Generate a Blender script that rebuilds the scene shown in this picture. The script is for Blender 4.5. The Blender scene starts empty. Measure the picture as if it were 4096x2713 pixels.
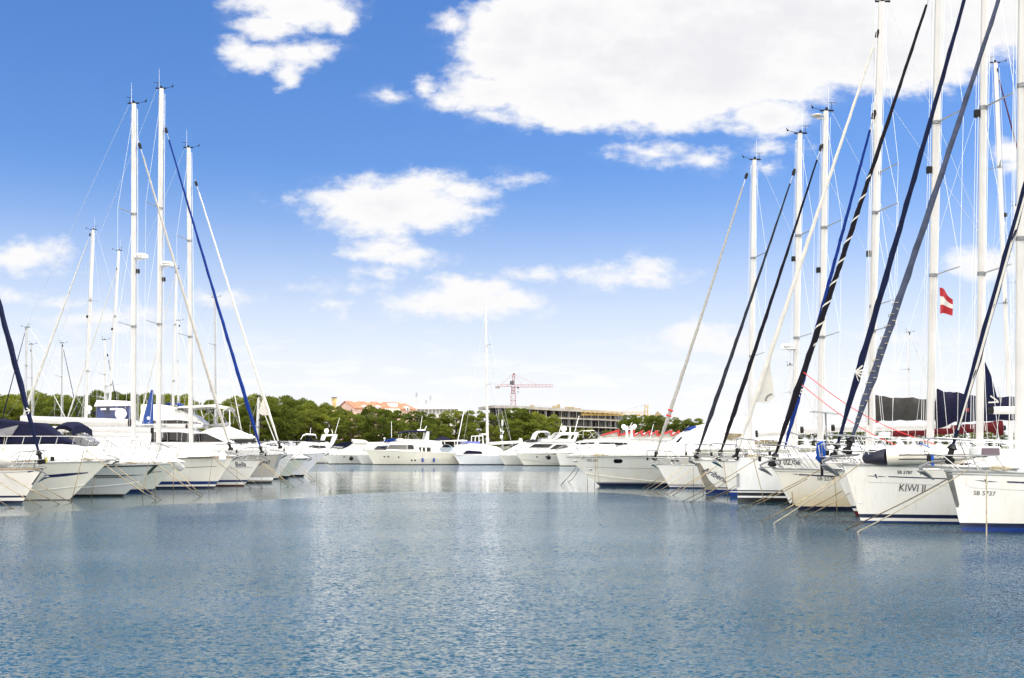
import bpy, math, random
from mathutils import Vector, Matrix
R = math.radians
random.seed(7)
scene = bpy.context.scene
COL = scene.collection

# ------------------------------------------------------------------ camera, sky, sun, exposure
H = 1.75            # eye height above the water, metres
F = 4551.0          # focal length in pixels of the 4096 wide photograph (40 mm on 36 mm)
YH = 1799.0         # row of the horizon in the photograph
cam_data = bpy.data.cameras.new('camera')
cam_data.lens = 40.0; cam_data.sensor_width = 36.0; cam_data.sensor_fit = 'HORIZONTAL'
cam_data.shift_y = (YH - 1356.5) / 4096.0
cam_data.clip_start = 0.2; cam_data.clip_end = 6000
cam = bpy.data.objects.new('camera', cam_data); COL.objects.link(cam)
cam.location = (0, 0, H); cam.rotation_euler = (R(90), 0, 0)
scene.camera = cam
scene.view_settings.view_transform = 'Standard'
scene.view_settings.look = 'None'
scene.view_settings.gamma = 1.0
scene.view_settings.exposure = 1.5
scene.cycles.max_bounces = 6
scene.cycles.diffuse_bounces = 2
scene.cycles.glossy_bounces = 3
scene.cycles.transparent_max_bounces = 8
scene.cycles.caustics_reflective = True
scene.cycles.blur_glossy = 1.0
scene.cycles.sample_clamp_indirect = 4.0

SUN_ELEV, SUN_AZ = 58.0, 90.0        # azimuth clockwise from +Y (the view direction): high, from the right
sd = bpy.data.lights.new('sun', 'SUN'); sd.energy = 2.2; sd.angle = R(0.5); sd.color = (1.0, 0.955, 0.885)
sun = bpy.data.objects.new('sun', sd); COL.objects.link(sun)
_to = Vector((math.sin(R(SUN_AZ)) * math.cos(R(SUN_ELEV)), math.cos(R(SUN_AZ)) * math.cos(R(SUN_ELEV)), math.sin(R(SUN_ELEV))))
sun.rotation_euler = _to.to_track_quat('Z', 'Y').to_euler()
sun.location = (30, -40, 60)

class NG:
    """small helper to write node trees"""
    def __init__(s, tree): s.t = tree
    def n(s, typ, **kw):
        nd = s.t.nodes.new(typ)
        for k, v in kw.items(): setattr(nd, k, v)
        return nd
    def link(s, a, b): s.t.links.new(a, b)
    def put(s, sock, v):
        if v is None: return
        if hasattr(v, 'is_linked'): s.link(v, sock)
        else: sock.default_value = v
    def math(s, op, a, b=None, c=None, clamp=False):
        nd = s.n('ShaderNodeMath', operation=op, use_clamp=clamp)
        s.put(nd.inputs[0], a); s.put(nd.inputs[1], b); s.put(nd.inputs[2], c)
        return nd.outputs[0]
    def vmath(s, op, a, b=None, c=None):
        nd = s.n('ShaderNodeVectorMath', operation=op)
        s.put(nd.inputs[0], a); s.put(nd.inputs[1], b)
        if c is not None: s.put(nd.inputs[2], c)
        return nd.outputs['Value'] if op in ('LENGTH', 'DOT_PRODUCT') else nd.outputs[0]
    def noise(s, vec, scale, detail=4, rough=0.55, dist=0.0):
        nd = s.n('ShaderNodeTexNoise'); nd.noise_dimensions = '3D'
        s.put(nd.inputs['Vector'], vec)
        nd.inputs['Scale'].default_value = scale; nd.inputs['Detail'].default_value = detail
        nd.inputs['Roughness'].default_value = rough; nd.inputs['Distortion'].default_value = dist
        return nd
    def mix(s, f, a, b):
        nd = s.n('ShaderNodeMix', data_type='RGBA')
        s.put(nd.inputs[0], f); s.put(nd.inputs[6], a); s.put(nd.inputs[7], b)
        return nd.outputs[2]
    def smooth(s, v, lo, hi, a=0.0, b=1.0):
        nd = s.n('ShaderNodeMapRange', interpolation_type='SMOOTHSTEP')
        s.put(nd.inputs[0], v)
        for i, q in enumerate((lo, hi, a, b)): s.put(nd.inputs[i + 1], q)
        return nd.outputs[0]

# clouds as soft ellipses in sky direction space (units: thousandths of a photo pixel in the 2367 wide copy)
CLOUDS = [
 (700,20,118,44),(625,66,70,26),(600,125,66,30),(690,120,62,28),(662,160,30,28),(560,110,40,22),(790,40,34,30),(620,12,90,24),(735,110,40,24),(575,148,40,16),(668,185,22,20),
 (1290,70,215,100),(1190,140,140,58),(1140,215,125,42),(1060,232,62,20),(1340,215,210,80),(1560,150,300,120),(1720,50,400,110),(1470,275,200,26),
 (1560,250,110,55),(1770,270,100,44),(1540,297,110,14),(1980,80,350,110),(2200,50,280,66),(2080,165,190,50),(1800,190,150,50),(1150,268,50,15),(1280,262,80,20),(1700,302,40,14),(2330,60,120,40),(1130,95,70,40),(2210,150,90,28),
 (905,470,192,52),(860,492,120,44),(990,495,110,38),(960,425,110,28),(1060,440,70,26),(840,520,80,25),(900,530,70,16),(740,462,50,10),(790,480,70,22),(1085,482,40,12),
 (1185,412,42,10),
 (890,572,80,28),(930,590,72,20),(970,604,42,10),(840,580,46,16),(920,552,40,16),
 (893,627,36,8),(808,660,45,5),(765,703,28,11),
 (1080,698,168,32),(1065,668,62,30),(1000,706,90,28),(1170,700,90,30),(1120,665,60,22),(1228,631,52,13),(1330,625,26,7),
 (1475,636,105,20),(1505,618,55,18),(1430,645,60,13),
 (1625,785,105,28),(1600,768,55,18),(1680,790,80,22),
 (1525,352,62,17),(1640,368,36,16),(1780,343,48,11),(1410,355,18,8),(1545,372,30,10),(1773,383,20,8),
 (70,588,82,24),(30,605,80,18),(40,627,44,4),(22,680,52,9),(135,697,34,7),(110,575,42,14),
 (518,693,56,12),(260,735,110,16),(300,760,90,10),
 (2270,612,82,30),(2240,600,50,22),(2330,350,42,26),(2345,385,30,16),(2110,785,70,6),
 (905,228,26,10),(1045,52,40,20),
 (990,212,26,24),(540,108,30,14),
]
world = bpy.data.worlds.new('World'); scene.world = world
world.use_nodes = True
g = NG(world.node_tree); world.node_tree.nodes.clear()
geo = g.n('ShaderNodeTexCoord').outputs['Generated']
sep = g.n('ShaderNodeSeparateXYZ'); g.link(geo, sep.inputs[0])
ymax = g.math('MAXIMUM', sep.outputs[1], 0.04)
k = F * (2367.0 / 4096.0) / 1000.0
U = g.math('MULTIPLY_ADD', g.math('DIVIDE', sep.outputs[0], ymax), k, 2048 * (2367 / 4096.0) / 1000)
V = g.math('MULTIPLY_ADD', g.math('DIVIDE', sep.outputs[2], ymax), -k, YH * (2367 / 4096.0) / 1000)
cmb = g.n('ShaderNodeCombineXYZ'); g.link(U, cmb.inputs[0]); g.link(V, cmb.inputs[1])
P0 = cmb.outputs[0]
stretch = g.vmath('MULTIPLY', P0, (0.62, 1.0, 1.0))
w1 = g.noise(stretch, 9.0, 3, 0.55).outputs['Color']
w2 = g.noise(stretch, 34.0, 3, 0.6).outputs['Color']
off = g.vmath('ADD', g.vmath('MULTIPLY', g.vmath('SUBTRACT', w1, (.5, .5, .5)), (.075, .045, 0)),
              g.vmath('MULTIPLY', g.vmath('SUBTRACT', w2, (.5, .5, .5)), (.042, .034, 0)))
P = g.vmath('ADD', P0, off)
acc = None
for (cx, cy, rx, ry) in CLOUDS:
    rx *= 1.06; ry *= 1.12
    q = g.vmath('MULTIPLY_ADD', P, (1000 / rx, 1000 / ry, 0), (-cx / rx, -cy / ry, 0))
    L = g.vmath('LENGTH', q)
    # distance to the rim in thousandths, so small and big clouds have rims alike
    d = g.math('MULTIPLY', g.math('SUBTRACT', 1.0, L), min(rx, ry) / 1000 * 1.6)
    acc = d if acc is None else g.math('SMOOTH_MAX', acc, d, 0.006)
fine = g.noise(stretch, 26.0, 7, 0.62).outputs[0]
dens = g.math('ADD', acc, g.math('MULTIPLY', g.math('SUBTRACT', fine, 0.5), 0.092))
cmask = g.smooth(dens, -0.022, 0.034)
w2c = g.noise(stretch, 16.0, 4, .6).outputs[0]
wisp = g.math('MULTIPLY', g.smooth(dens, -0.045, 0.005), g.smooth(w2c, .45, .72, 0, .14))
cmask = g.math('MAXIMUM', cmask, wisp)
front = g.smooth(sep.outputs[1], 0.02, 0.2)
cmask = g.math('MULTIPLY', cmask, front)
# unseen clouds added behind and above the camera to brighten the hull sides
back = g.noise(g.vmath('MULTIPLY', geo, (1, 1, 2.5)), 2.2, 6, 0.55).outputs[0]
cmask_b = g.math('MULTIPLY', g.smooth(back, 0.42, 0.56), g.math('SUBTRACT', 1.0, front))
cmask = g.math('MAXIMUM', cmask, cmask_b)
# thin streaks low over the horizon
hstretch = g.vmath('MULTIPLY', P0, (2.2, 12.0, 1.0))
hn = g.noise(hstretch, 2.6, 5, 0.6).outputs[0]
hz = sep.outputs[2]
sky = g.n('ShaderNodeTexSky', sky_type='NISHITA'); sky.sun_disc = False
sky.sun_elevation = R(SUN_ELEV); sky.sun_rotation = R(SUN_AZ)
sky.altitude = 0; sky.air_density = 1.0; sky.dust_density = 0.6; sky.ozone_density = 2.0
hs = g.n('ShaderNodeHueSaturation'); hs.inputs['Saturation'].default_value = 1.28; hs.inputs['Value'].default_value = 0.50
g.link(sky.outputs[0], hs.inputs['Color'])
tint = g.vmath('MULTIPLY', hs.outputs[0], (0.93, 0.94, 1.16))
# pale summer haze near the horizon
haze = g.smooth(hz, 0.0, 0.25, 1.0, 0.0)
haze = g.math('MULTIPLY', g.math('POWER', haze, 1.08), 0.98)
WH = 3.6
base = g.mix(haze, tint, (WH * .985, WH * .99, WH * 1.03, 1))
shade_n = g.noise(stretch, 5.0, 5, 0.55).outputs[0]
sh2 = g.noise(stretch, 14.0, 5, 0.6).outputs[0]
sh = g.math('MULTIPLY', g.smooth(dens, 0.015, 0.12), g.smooth(g.math('ADD', g.math('MULTIPLY', shade_n, .65), g.math('MULTIPLY', sh2, .35)), 0.36, 0.60))
ccol = g.mix(sh, (WH * .975, WH * .97, WH * .975, 1), (WH * .85, WH * .85, WH * .885, 1))
streak = g.math('MULTIPLY', g.math('MULTIPLY', g.smooth(hn, 0.50, 0.62), g.smooth(hz, 0.125, 0.04)), .45)
base = g.mix(streak, base, (WH * 1.06, WH * 1.06, WH * 1.06, 1))
cm = cmask
ccol = g.mix(front, (19.0, 18.0, 16.2, 1), ccol)   # added clouds out of view, boosted to lift the shaded hulls
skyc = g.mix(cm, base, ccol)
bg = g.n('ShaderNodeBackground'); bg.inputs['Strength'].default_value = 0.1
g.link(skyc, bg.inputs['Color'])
wo = g.n('ShaderNodeOutputWorld'); g.link(bg.outputs[0], wo.inputs[0])
world.cycles.sampling_method = 'MANUAL'; world.cycles.sample_map_resolution = 512

# ------------------------------------------------------------------ picture measurements -> metres
def depth_of(py):                      # distance of a point of the water surface seen at row py
    return F * H / (py - YH)
def W(px, py, Y):                      # point at distance Y seen at (px, py)
    return Vector(((px - 2048.0) * Y / F, Y, H - (py - YH) * Y / F))

# ------------------------------------------------------------------ materials
_mats = {}
def mat(name, col, rough=0.5, metal=0.0, vary=0.0, vscale=3.0, bump=0.0, bscale=40.0, coat=0.0, alpha=1.0, spec=0.5, col2=None):
    if name in _mats: return _mats[name]
    m = bpy.data.materials.new(name); m.use_nodes = True
    t = NG(m.node_tree); b = m.node_tree.nodes['Principled BSDF']
    b.inputs['Roughness'].default_value = rough; b.inputs['Metallic'].default_value = metal
    b.inputs['Coat Weight'].default_value = coat; b.inputs['Specular IOR Level'].default_value = spec
    b.inputs['Alpha'].default_value = alpha
    c = (col[0], col[1], col[2], 1)
    if vary or col2:
        tc = t.n('ShaderNodeTexCoord').outputs['Object']
        nz = t.noise(tc, vscale, 5, 0.6).outputs[0]
        c2 = col2 or [x * (1 - vary) for x in col]
        mx = t.mix(t.smooth(nz, 0.35, 0.68), c, (c2[0], c2[1], c2[2], 1))
        t.link(mx, b.inputs['Base Color'])
    else:
        b.inputs['Base Color'].default_value = c
    if bump:
        tc = t.n('ShaderNodeTexCoord').outputs['Object']
        nz = t.noise(tc, bscale, 3, 0.6).outputs[0]
        bp = t.n('ShaderNodeBump'); bp.inputs['Strength'].default_value = bump; bp.inputs['Distance'].default_value = 0.02
        t.link(nz, bp.inputs['Height']); t.link(bp.outputs[0], b.inputs['Normal'])
    _mats[name] = m
    return m

def hull_mat(name, col, bands=(), stain=0.0, rough=0.22):
    """painted gelcoat; bands = [(z_low, z_high, colour)] painted round the hull at those heights"""
    m = bpy.data.materials.new(name); m.use_nodes = True
    t = NG(m.node_tree); b = m.node_tree.nodes['Principled BSDF']
    b.inputs['Roughness'].default_value = rough; b.inputs['Coat Weight'].default_value = 0.3
    b.inputs['Coat Roughness'].default_value = 0.08
    tc = t.n('ShaderNodeTexCoord').outputs['Object']
    sp = t.n('ShaderNodeSeparateXYZ'); t.link(tc, sp.inputs[0]); z = sp.outputs[2]
    nz = t.noise(t.vmath('MULTIPLY', tc, (1.2, 1.2, .5)), 1.6, 5, 0.6).outputs[0]
    drip = t.noise(t.vmath('MULTIPLY', tc, (9, 9, .7)), 1.5, 4, 0.6).outputs[0]
    dirty = [c * f for c, f in zip(col, (.93, .91, .86))]
    cur = t.mix(t.smooth(nz, .40, .72, 0, .8), (*col, 1), (*dirty, 1))
    cur = t.mix(t.smooth(drip, .54, .72, 0, .42), cur, (col[0] * .80, col[1] * .77, col[2] * .68, 1))
    if stain:
        zz = t.math('ADD', z, t.math('MULTIPLY', t.math('SUBTRACT', drip, .5), .35))
        cur = t.mix(t.smooth(zz, .85, .1, 0, stain), cur, (.62, .50, .28, 1))
    scum = t.math('ADD', z, t.math('MULTIPLY', t.math('SUBTRACT', nz, .5), .08))
    for (z0, z1, c) in bands:
        k = t.math('MULTIPLY', t.math('GREATER_THAN', z, z0), t.math('LESS_THAN', z, z1))
        cur = t.mix(k, cur, (*c, 1))
    cur = t.mix(t.smooth(scum, .035, .0, 0, .75), cur, (.035, .04, .03, 1))
    t.link(cur, b.inputs['Base Color'])
    return m

NAVY = (.008, .013, .045); BLUE = (.006, .03, .16); BLK = (.012, .012, .014)
gel = mat('gelcoat_white', (.72, .71, .685), .25, vary=.05, vscale=1.5, coat=.3)
gelc = mat('gelcoat_cream', (.68, .655, .58), .28, vary=.06, vscale=1.5, coat=.2)
deckm = mat('deck_white', (.62, .61, .58), .5, vary=.10, vscale=2.5, bump=.1)
alu = mat('mast_white_alloy', (.52, .51, .49), .33, .0, vary=.10, vscale=1.2)
alug = mat('mast_grey_alloy', (.34, .345, .35), .38, .35, vary=.12, vscale=1.2)
steel = mat('stainless_steel', (.52, .51, .49), .25, 1.0, vary=.1, vscale=6)
galv = mat('galvanised_steel', (.22, .23, .24), .55, .2, vary=.3, vscale=6)
wirem = mat('rigging_wire', (.52, .53, .54), .4, .5)
blackp = mat('black_plastic', (.006, .006, .007), .5, spec=.2)
rubber = mat('grey_rubbing_strake', (.30, .31, .31), .5, vary=.2)
teak = mat('teak_trim', (.42, .30, .18), .6, vary=.3, vscale=8)
glass = mat('dark_tinted_glass', (.004, .004, .006), .05, spec=.22, vary=.3, vscale=1.2)
glassv = mat('smoked_violet_glass', (.10, .06, .085), .06, spec=.8)
tanblind = mat('tan_blinds_behind_glass', (.20, .165, .10), .15, vary=.35, vscale=12)
clear = mat('clear_windscreen', (.55, .58, .60), .06, alpha=.35, spec=.7)
bluescreen = mat('blue_tinted_windscreen', (.10, .12, .42), .08, alpha=.75)
def cloth(name, c, v=.3): return mat(name, c, .85, spec=.15, vary=v, vscale=4.0, bump=.5, bscale=9)
c_navy = cloth('navy_canvas', (.005, .006, .024)); c_navy2 = cloth('navy_sailcloth', (.004, .008, .034))
c_black = cloth('black_sailcloth', (.007, .006, .011)); c_blue = cloth('royal_blue_sailcloth', (.004, .024, .17))
c_slate = cloth('slate_blue_sailcloth', (.055, .066, .108)); c_dgrey = cloth('dark_grey_sailcloth', (.022, .026, .036))
c_lgrey = cloth('light_grey_sailcloth', (.36, .345, .315), .15); c_white = cloth('off_white_sailcloth', (.54, .525, .48), .08)
c_beige = cloth('beige_sailcloth', (.62, .58, .52), .12); c_char = cloth('charcoal_canvas', (.036, .035, .034))
c_maroon = cloth('maroon_canvas', (.075, .006, .009)); c_bright = cloth('bright_blue_canvas', (.006, .06, .32))
c_bimini = cloth('pale_bimini_canvas', (.66, .63, .56), .1)
hypalon = mat('cream_inflatable_fabric', (.68, .64, .54), .55, vary=.12); hypnavy = mat('navy_inflatable_fabric', (.010, .011, .026), .55, vary=.2)
def ropemat(name, col):
    m = mat(name, col, .9, vary=.45, vscale=5); t = NG(m.node_tree); b = m.node_tree.nodes['Principled BSDF']
    src = b.inputs['Base Color'].links[0].from_socket; po = t.n('ShaderNodeNewGeometry').outputs['Position']
    sp = t.n('ShaderNodeSeparateXYZ'); t.link(po, sp.inputs[0]); nz = t.noise(po, 3.0, 3).outputs[0]      # weed and wet on the end that hangs in the water
    t.link(t.mix(t.smooth(t.math('ADD', sp.outputs[2], t.math('MULTIPLY', t.math('SUBTRACT', nz, .5), .5)), .5, .12, 0, .9), src, (.045, .036, .018, 1)), b.inputs['Base Color'])
    return m
ropem = ropemat('weathered_rope', (.38, .30, .18))
roped = ropemat('dark_weedy_rope', (.16, .125, .08))
ropel = mat('pale_rope', (.42, .37, .27), .9, vary=.3, vscale=5)
redrope = mat('red_rope', (.55, .03, .03), .8)
inkn = mat('navy_lettering', (.012, .014, .06), .4); inkb = mat('black_lettering', (.02, .02, .022), .4)
redp = mat('red_paint', (.22, .02, .015), .5, vary=.25); yelp = mat('yellow_paint', (.52, .33, .06), .5, vary=.25)
whitep = mat('white_plastic', (.80, .80, .79), .35)
# ------------------------------------------------------------------ mesh helpers
class MB:
    def __init__(s): s.v = []; s.f = []; s.m = []; s.cur = 0
    def add(s, vs, fs):
        o = len(s.v); s.v += [Vector(p) for p in vs]
        for f in fs: s.f.append([i + o for i in f]); s.m.append(s.cur)
    def box(s, c, d, rz=0.0, ry=0.0):
        M = Matrix.Rotation(rz, 3, 'Z') @ Matrix.Rotation(ry, 3, 'Y'); c = Vector(c)
        vs = [c + M @ Vector((x * d[0] / 2, y * d[1] / 2, z * d[2] / 2)) for x in (-1, 1) for y in (-1, 1) for z in (-1, 1)]
        s.add(vs, [(0, 1, 3, 2), (4, 6, 7, 5), (0, 4, 5, 1), (2, 3, 7, 6), (0, 2, 6, 4), (1, 5, 7, 3)]); return s
    def tube(s, pts, r, n=6, cap=True, flat=1.0, fdir=None):
        pts = [Vector(p) for p in pts]; N = len(pts)
        rr = r if isinstance(r, (list, tuple)) else [r] * N
        up = None; rings = []
        for i, p in enumerate(pts):
            t = (pts[min(i + 1, N - 1)] - pts[max(i - 1, 0)])
            if t.length < 1e-9: t = Vector((0, 0, 1))
            t.normalize()
            if up is None:
                a = fdir if fdir else (Vector((0, 0, 1)) if abs(t.z) < .9 else Vector((0, 1, 0)))
                up = (Vector(a) - t * t.dot(Vector(a))).normalized()
            else:
                up = (up - t * t.dot(up)).normalized()
            b = t.cross(up)
            rings.append([p + (up * math.cos(2 * math.pi * j / n) + b * math.sin(2 * math.pi * j / n) * flat) * rr[i] for j in range(n)])
        s.loft(rings, cap); return s
    def loft(s, rings, cap=True, closed=True):
        n = len(rings[0]); vs = [p for rg in rings for p in rg]; fs = []
        for i in range(len(rings) - 1):
            for j in range(n if closed else n - 1):
                k = (j + 1) % n
                fs.append((i * n + j, i * n + k, (i + 1) * n + k, (i + 1) * n + j))
        if cap:
            fs.append(tuple(range(n))[::-1]); fs.append(tuple((len(rings) - 1) * n + j for j in range(n)))
        s.add(vs, fs); return s
    def prism(s, poly, d0, d1):            # polygons of 3D points at two offsets (vectors)
        n = len(poly); a = [Vector(p) + Vector(d0) for p in poly]; b = [Vector(p) + Vector(d1) for p in poly]
        s.add(a + b, [tuple(range(n))[::-1], tuple(range(n, 2 * n))] + [(j, (j + 1) % n, n + (j + 1) % n, n + j) for j in range(n)]); return s
    def ball(s, c, r, seg=10, rings=7, sc=(1, 1, 1), half=False):
        c = Vector(c); vs = []; fs = []
        lo = 0 if half else -math.pi / 2
        for i in range(rings + 1):
            th = lo + (math.pi / 2 - lo) * i / rings
            for j in range(seg):
                ph = 2 * math.pi * j / seg
                vs.append(c + Vector((math.cos(th) * math.cos(ph) * sc[0], math.cos(th) * math.sin(ph) * sc[1], math.sin(th) * sc[2])) * r)
        for i in range(rings):
            for j in range(seg):
                k = (j + 1) % seg
                fs.append((i * seg + j, i * seg + k, (i + 1) * seg + k, (i + 1) * seg + j))
        if half: fs.append(tuple(range(seg))[::-1])
        s.add(vs, fs); return s
    def cyl(s, c, r, h, n=14, r2=None): return s.tube([Vector(c), Vector(c) + Vector((0, 0, h))], [r, r if r2 is None else r2], n)
    def build(s, name, m=None, parent=None, smooth=35, bevel=0.0, loc=None):
        me = bpy.data.meshes.new(name)
        me.from_pydata([tuple(p) for p in s.v], [], s.f)
        ms = m if isinstance(m, (list, tuple)) else [m]
        for q in ms:
            if q: me.materials.append(q)
        if len(ms) > 1:
            for p, i in zip(me.polygons, s.m): p.material_index = i
        if smooth:
            me.shade_smooth(); me.set_sharp_from_angle(angle=R(smooth))
        me.update()
        o = bpy.data.objects.new(name, me); COL.objects.link(o)
        if parent: o.parent = parent
        if loc is not None: o.location = loc
        if bevel:
            md = o.modifiers.new('edge', 'BEVEL'); md.width = bevel; md.segments = 2; md.limit_method = 'ANGLE'; md.angle_limit = R(40)
        return o

def tag(o, label=None, cat=None, group=None, kind=None):
    if label: o['label'] = label
    if cat: o['category'] = cat
    if group: o['group'] = group
    if kind: o['kind'] = kind
    return o
def empty(name, loc, rz=0.0):
    o = bpy.data.objects.new(name, None); COL.objects.link(o); o.location = loc; o.rotation_euler = (0, 0, rz)
    o.empty_display_size = .3
    return o
def lerp(a, b, t): return a + (b - a) * t
def copy_tree(o, parent=None):
    c = o.copy(); COL.objects.link(c)
    if parent: c.parent = parent
    for ch in o.children: copy_tree(ch, c)
    return c
def text_flat(s, size, bold=0.0, shear=0.0, spacing=1.0):
    """flat letter mesh: list of 2D points and faces, origin at the left of the baseline"""
    cu = bpy.data.curves.new('letters', 'FONT'); cu.body = s; cu.size = size; cu.offset = bold; cu.shear = shear; cu.space_character = spacing
    cu.resolution_u = 3
    ob = bpy.data.objects.new('letters', cu); COL.objects.link(ob)
    dg = bpy.context.evaluated_depsgraph_get()
    me = bpy.data.meshes.new_from_object(ob.evaluated_get(dg), depsgraph=dg)
    vs = [(v.co.x, v.co.y) for v in me.vertices]; fs = [tuple(p.vertices) for p in me.polygons]
    COL.objects.unlink(ob); bpy.data.objects.remove(ob); bpy.data.curves.remove(cu); bpy.data.meshes.remove(me)
    return vs, fs

# ------------------------------------------------------------------ water, land, piers
def build_setting():
    # water: one sheet, wind ripples as surface relief, calm in the lee of the boats
    m = bpy.data.materials.new('harbour_water'); m.use_nodes = True
    t = NG(m.node_tree); b = m.node_tree.nodes['Principled BSDF']
    b.inputs['Base Color'].default_value = (.009, .043, .066, 1)
    b.inputs['Roughness'].default_value = .04; b.inputs['IOR'].default_value = 1.333
    tc = t.n('ShaderNodeNewGeometry').outputs['Position']
    sp = t.n('ShaderNodeSeparateXYZ'); t.link(tc, sp.inputs[0]); x, y = sp.outputs[0], sp.outputs[1]
    edge = t.noise(t.vmath('MULTIPLY', tc, (.035, .16, 0)), 1.0, 4, .6).outputs[0]
    e = t.math('MULTIPLY', t.math('SUBTRACT', edge, .5), 16)
    yy = t.math('ADD', y, e)
    # nearest limit of the calm water is farther out in the middle of the basin and near the right hand boats
    dl = t.math('ABSOLUTE', t.math('ADD', x, 4.0))
    lim = t.math('ADD', 47.0, t.math('MULTIPLY', t.smooth(x, -4.0, -14.0), -17.0))
    lim = t.math('ADD', lim, t.math('MULTIPLY', t.smooth(x, 3.0, 9.0), -14.0))
    calm = t.math('MULTIPLY', t.smooth(t.math('SUBTRACT', yy, lim), -.6, .8), t.smooth(t.math('ADD', y, t.math('MULTIPLY', e, .2)), 92.0, 89.5))
    rough = t.math('SUBTRACT', 1.0, t.math('MULTIPLY', calm, .94))
    patch = t.noise(t.vmath('MULTIPLY', tc, (.10, .24, 0)), 1.0, 3, .5).outputs[0]
    amp = t.math('MULTIPLY', rough, t.smooth(patch, .3, .7, .55, 1.4))
    # ripple slopes as noise fields at three scales, turned into a surface normal
    wv = t.vmath('MULTIPLY', tc, (.62, 1.0, 1))
    c1 = t.noise(wv, 1.2, 2, .5, .2).outputs['Color']
    c2 = t.noise(wv, 13.0, 2, .55, .3).outputs['Color']
    c3 = t.noise(wv, 36.0, 2, .6).outputs['Color']
    def cen(c, k): return t.vmath('MULTIPLY', t.vmath('SUBTRACT', c, (.5, .5, .5)), (k * 1.6, k, 0))
    sl = t.vmath('ADD', t.vmath('ADD', cen(c1, .12), cen(c2, .55)), cen(c3, 1.8))
    sc = t.n('ShaderNodeVectorMath', operation='SCALE'); t.link(sl, sc.inputs[0]); t.link(amp, sc.inputs['Scale'])
    nn = t.vmath('NORMALIZE', t.vmath('ADD', sc.outputs[0], (0, 0, 1)))
    t.link(nn, b.inputs['Normal'])
    w = MB(); w.add([(-700, -80, 0), (700, -80, 0), (700, 156, 0), (-700, 156, 0)], [(0, 1, 2, 3)])
    tag(w.build('water', m, smooth=0), kind='structure')
    gm = mat('dry_earth_and_grass', (.11, .10, .055), .95, vary=.5, vscale=.15, col2=(.05, .06, .025))
    gb = MB()
    xs = [-1500, -300, -200, -120, -60, 0, 60, 120, 200, 300, 1500]; ys = [155.4, 170, 200, 260, 420, 700, 3000]; zs = [.95, 1.1, 1.6, 2.2, 3.0, 2.0, 0.0]
    vs = [(X, Y, z) for Y, z in zip(ys, zs) for X in xs]; nx = len(xs)
    gb.add(vs, [(j * nx + i, j * nx + i + 1, (j + 1) * nx + i + 1, (j + 1) * nx + i) for j in range(len(ys) - 1) for i in range(nx - 1)])
    tag(gb.build('ground', gm, smooth=60), kind='structure')
    conc = mat('pale_concrete', (.40, .39, .36), .85, vary=.25, vscale=.8, bump=.3)
    q = MB(); q.box((0, 152.6, .45), (600, 5.4, 1.3)); tag(q.build('quay', conc, smooth=0), kind='structure')
    for X, Y0, Y1 in ((-27.0, 12, 96), (20.6, 12, 96)):
        p = MB(); p.box((X, (Y0 + Y1) / 2, .35), (2.6, Y1 - Y0, .5))
        tag(p.build('pier', conc, smooth=0, bevel=.04), kind='structure')
build_setting()
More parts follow.
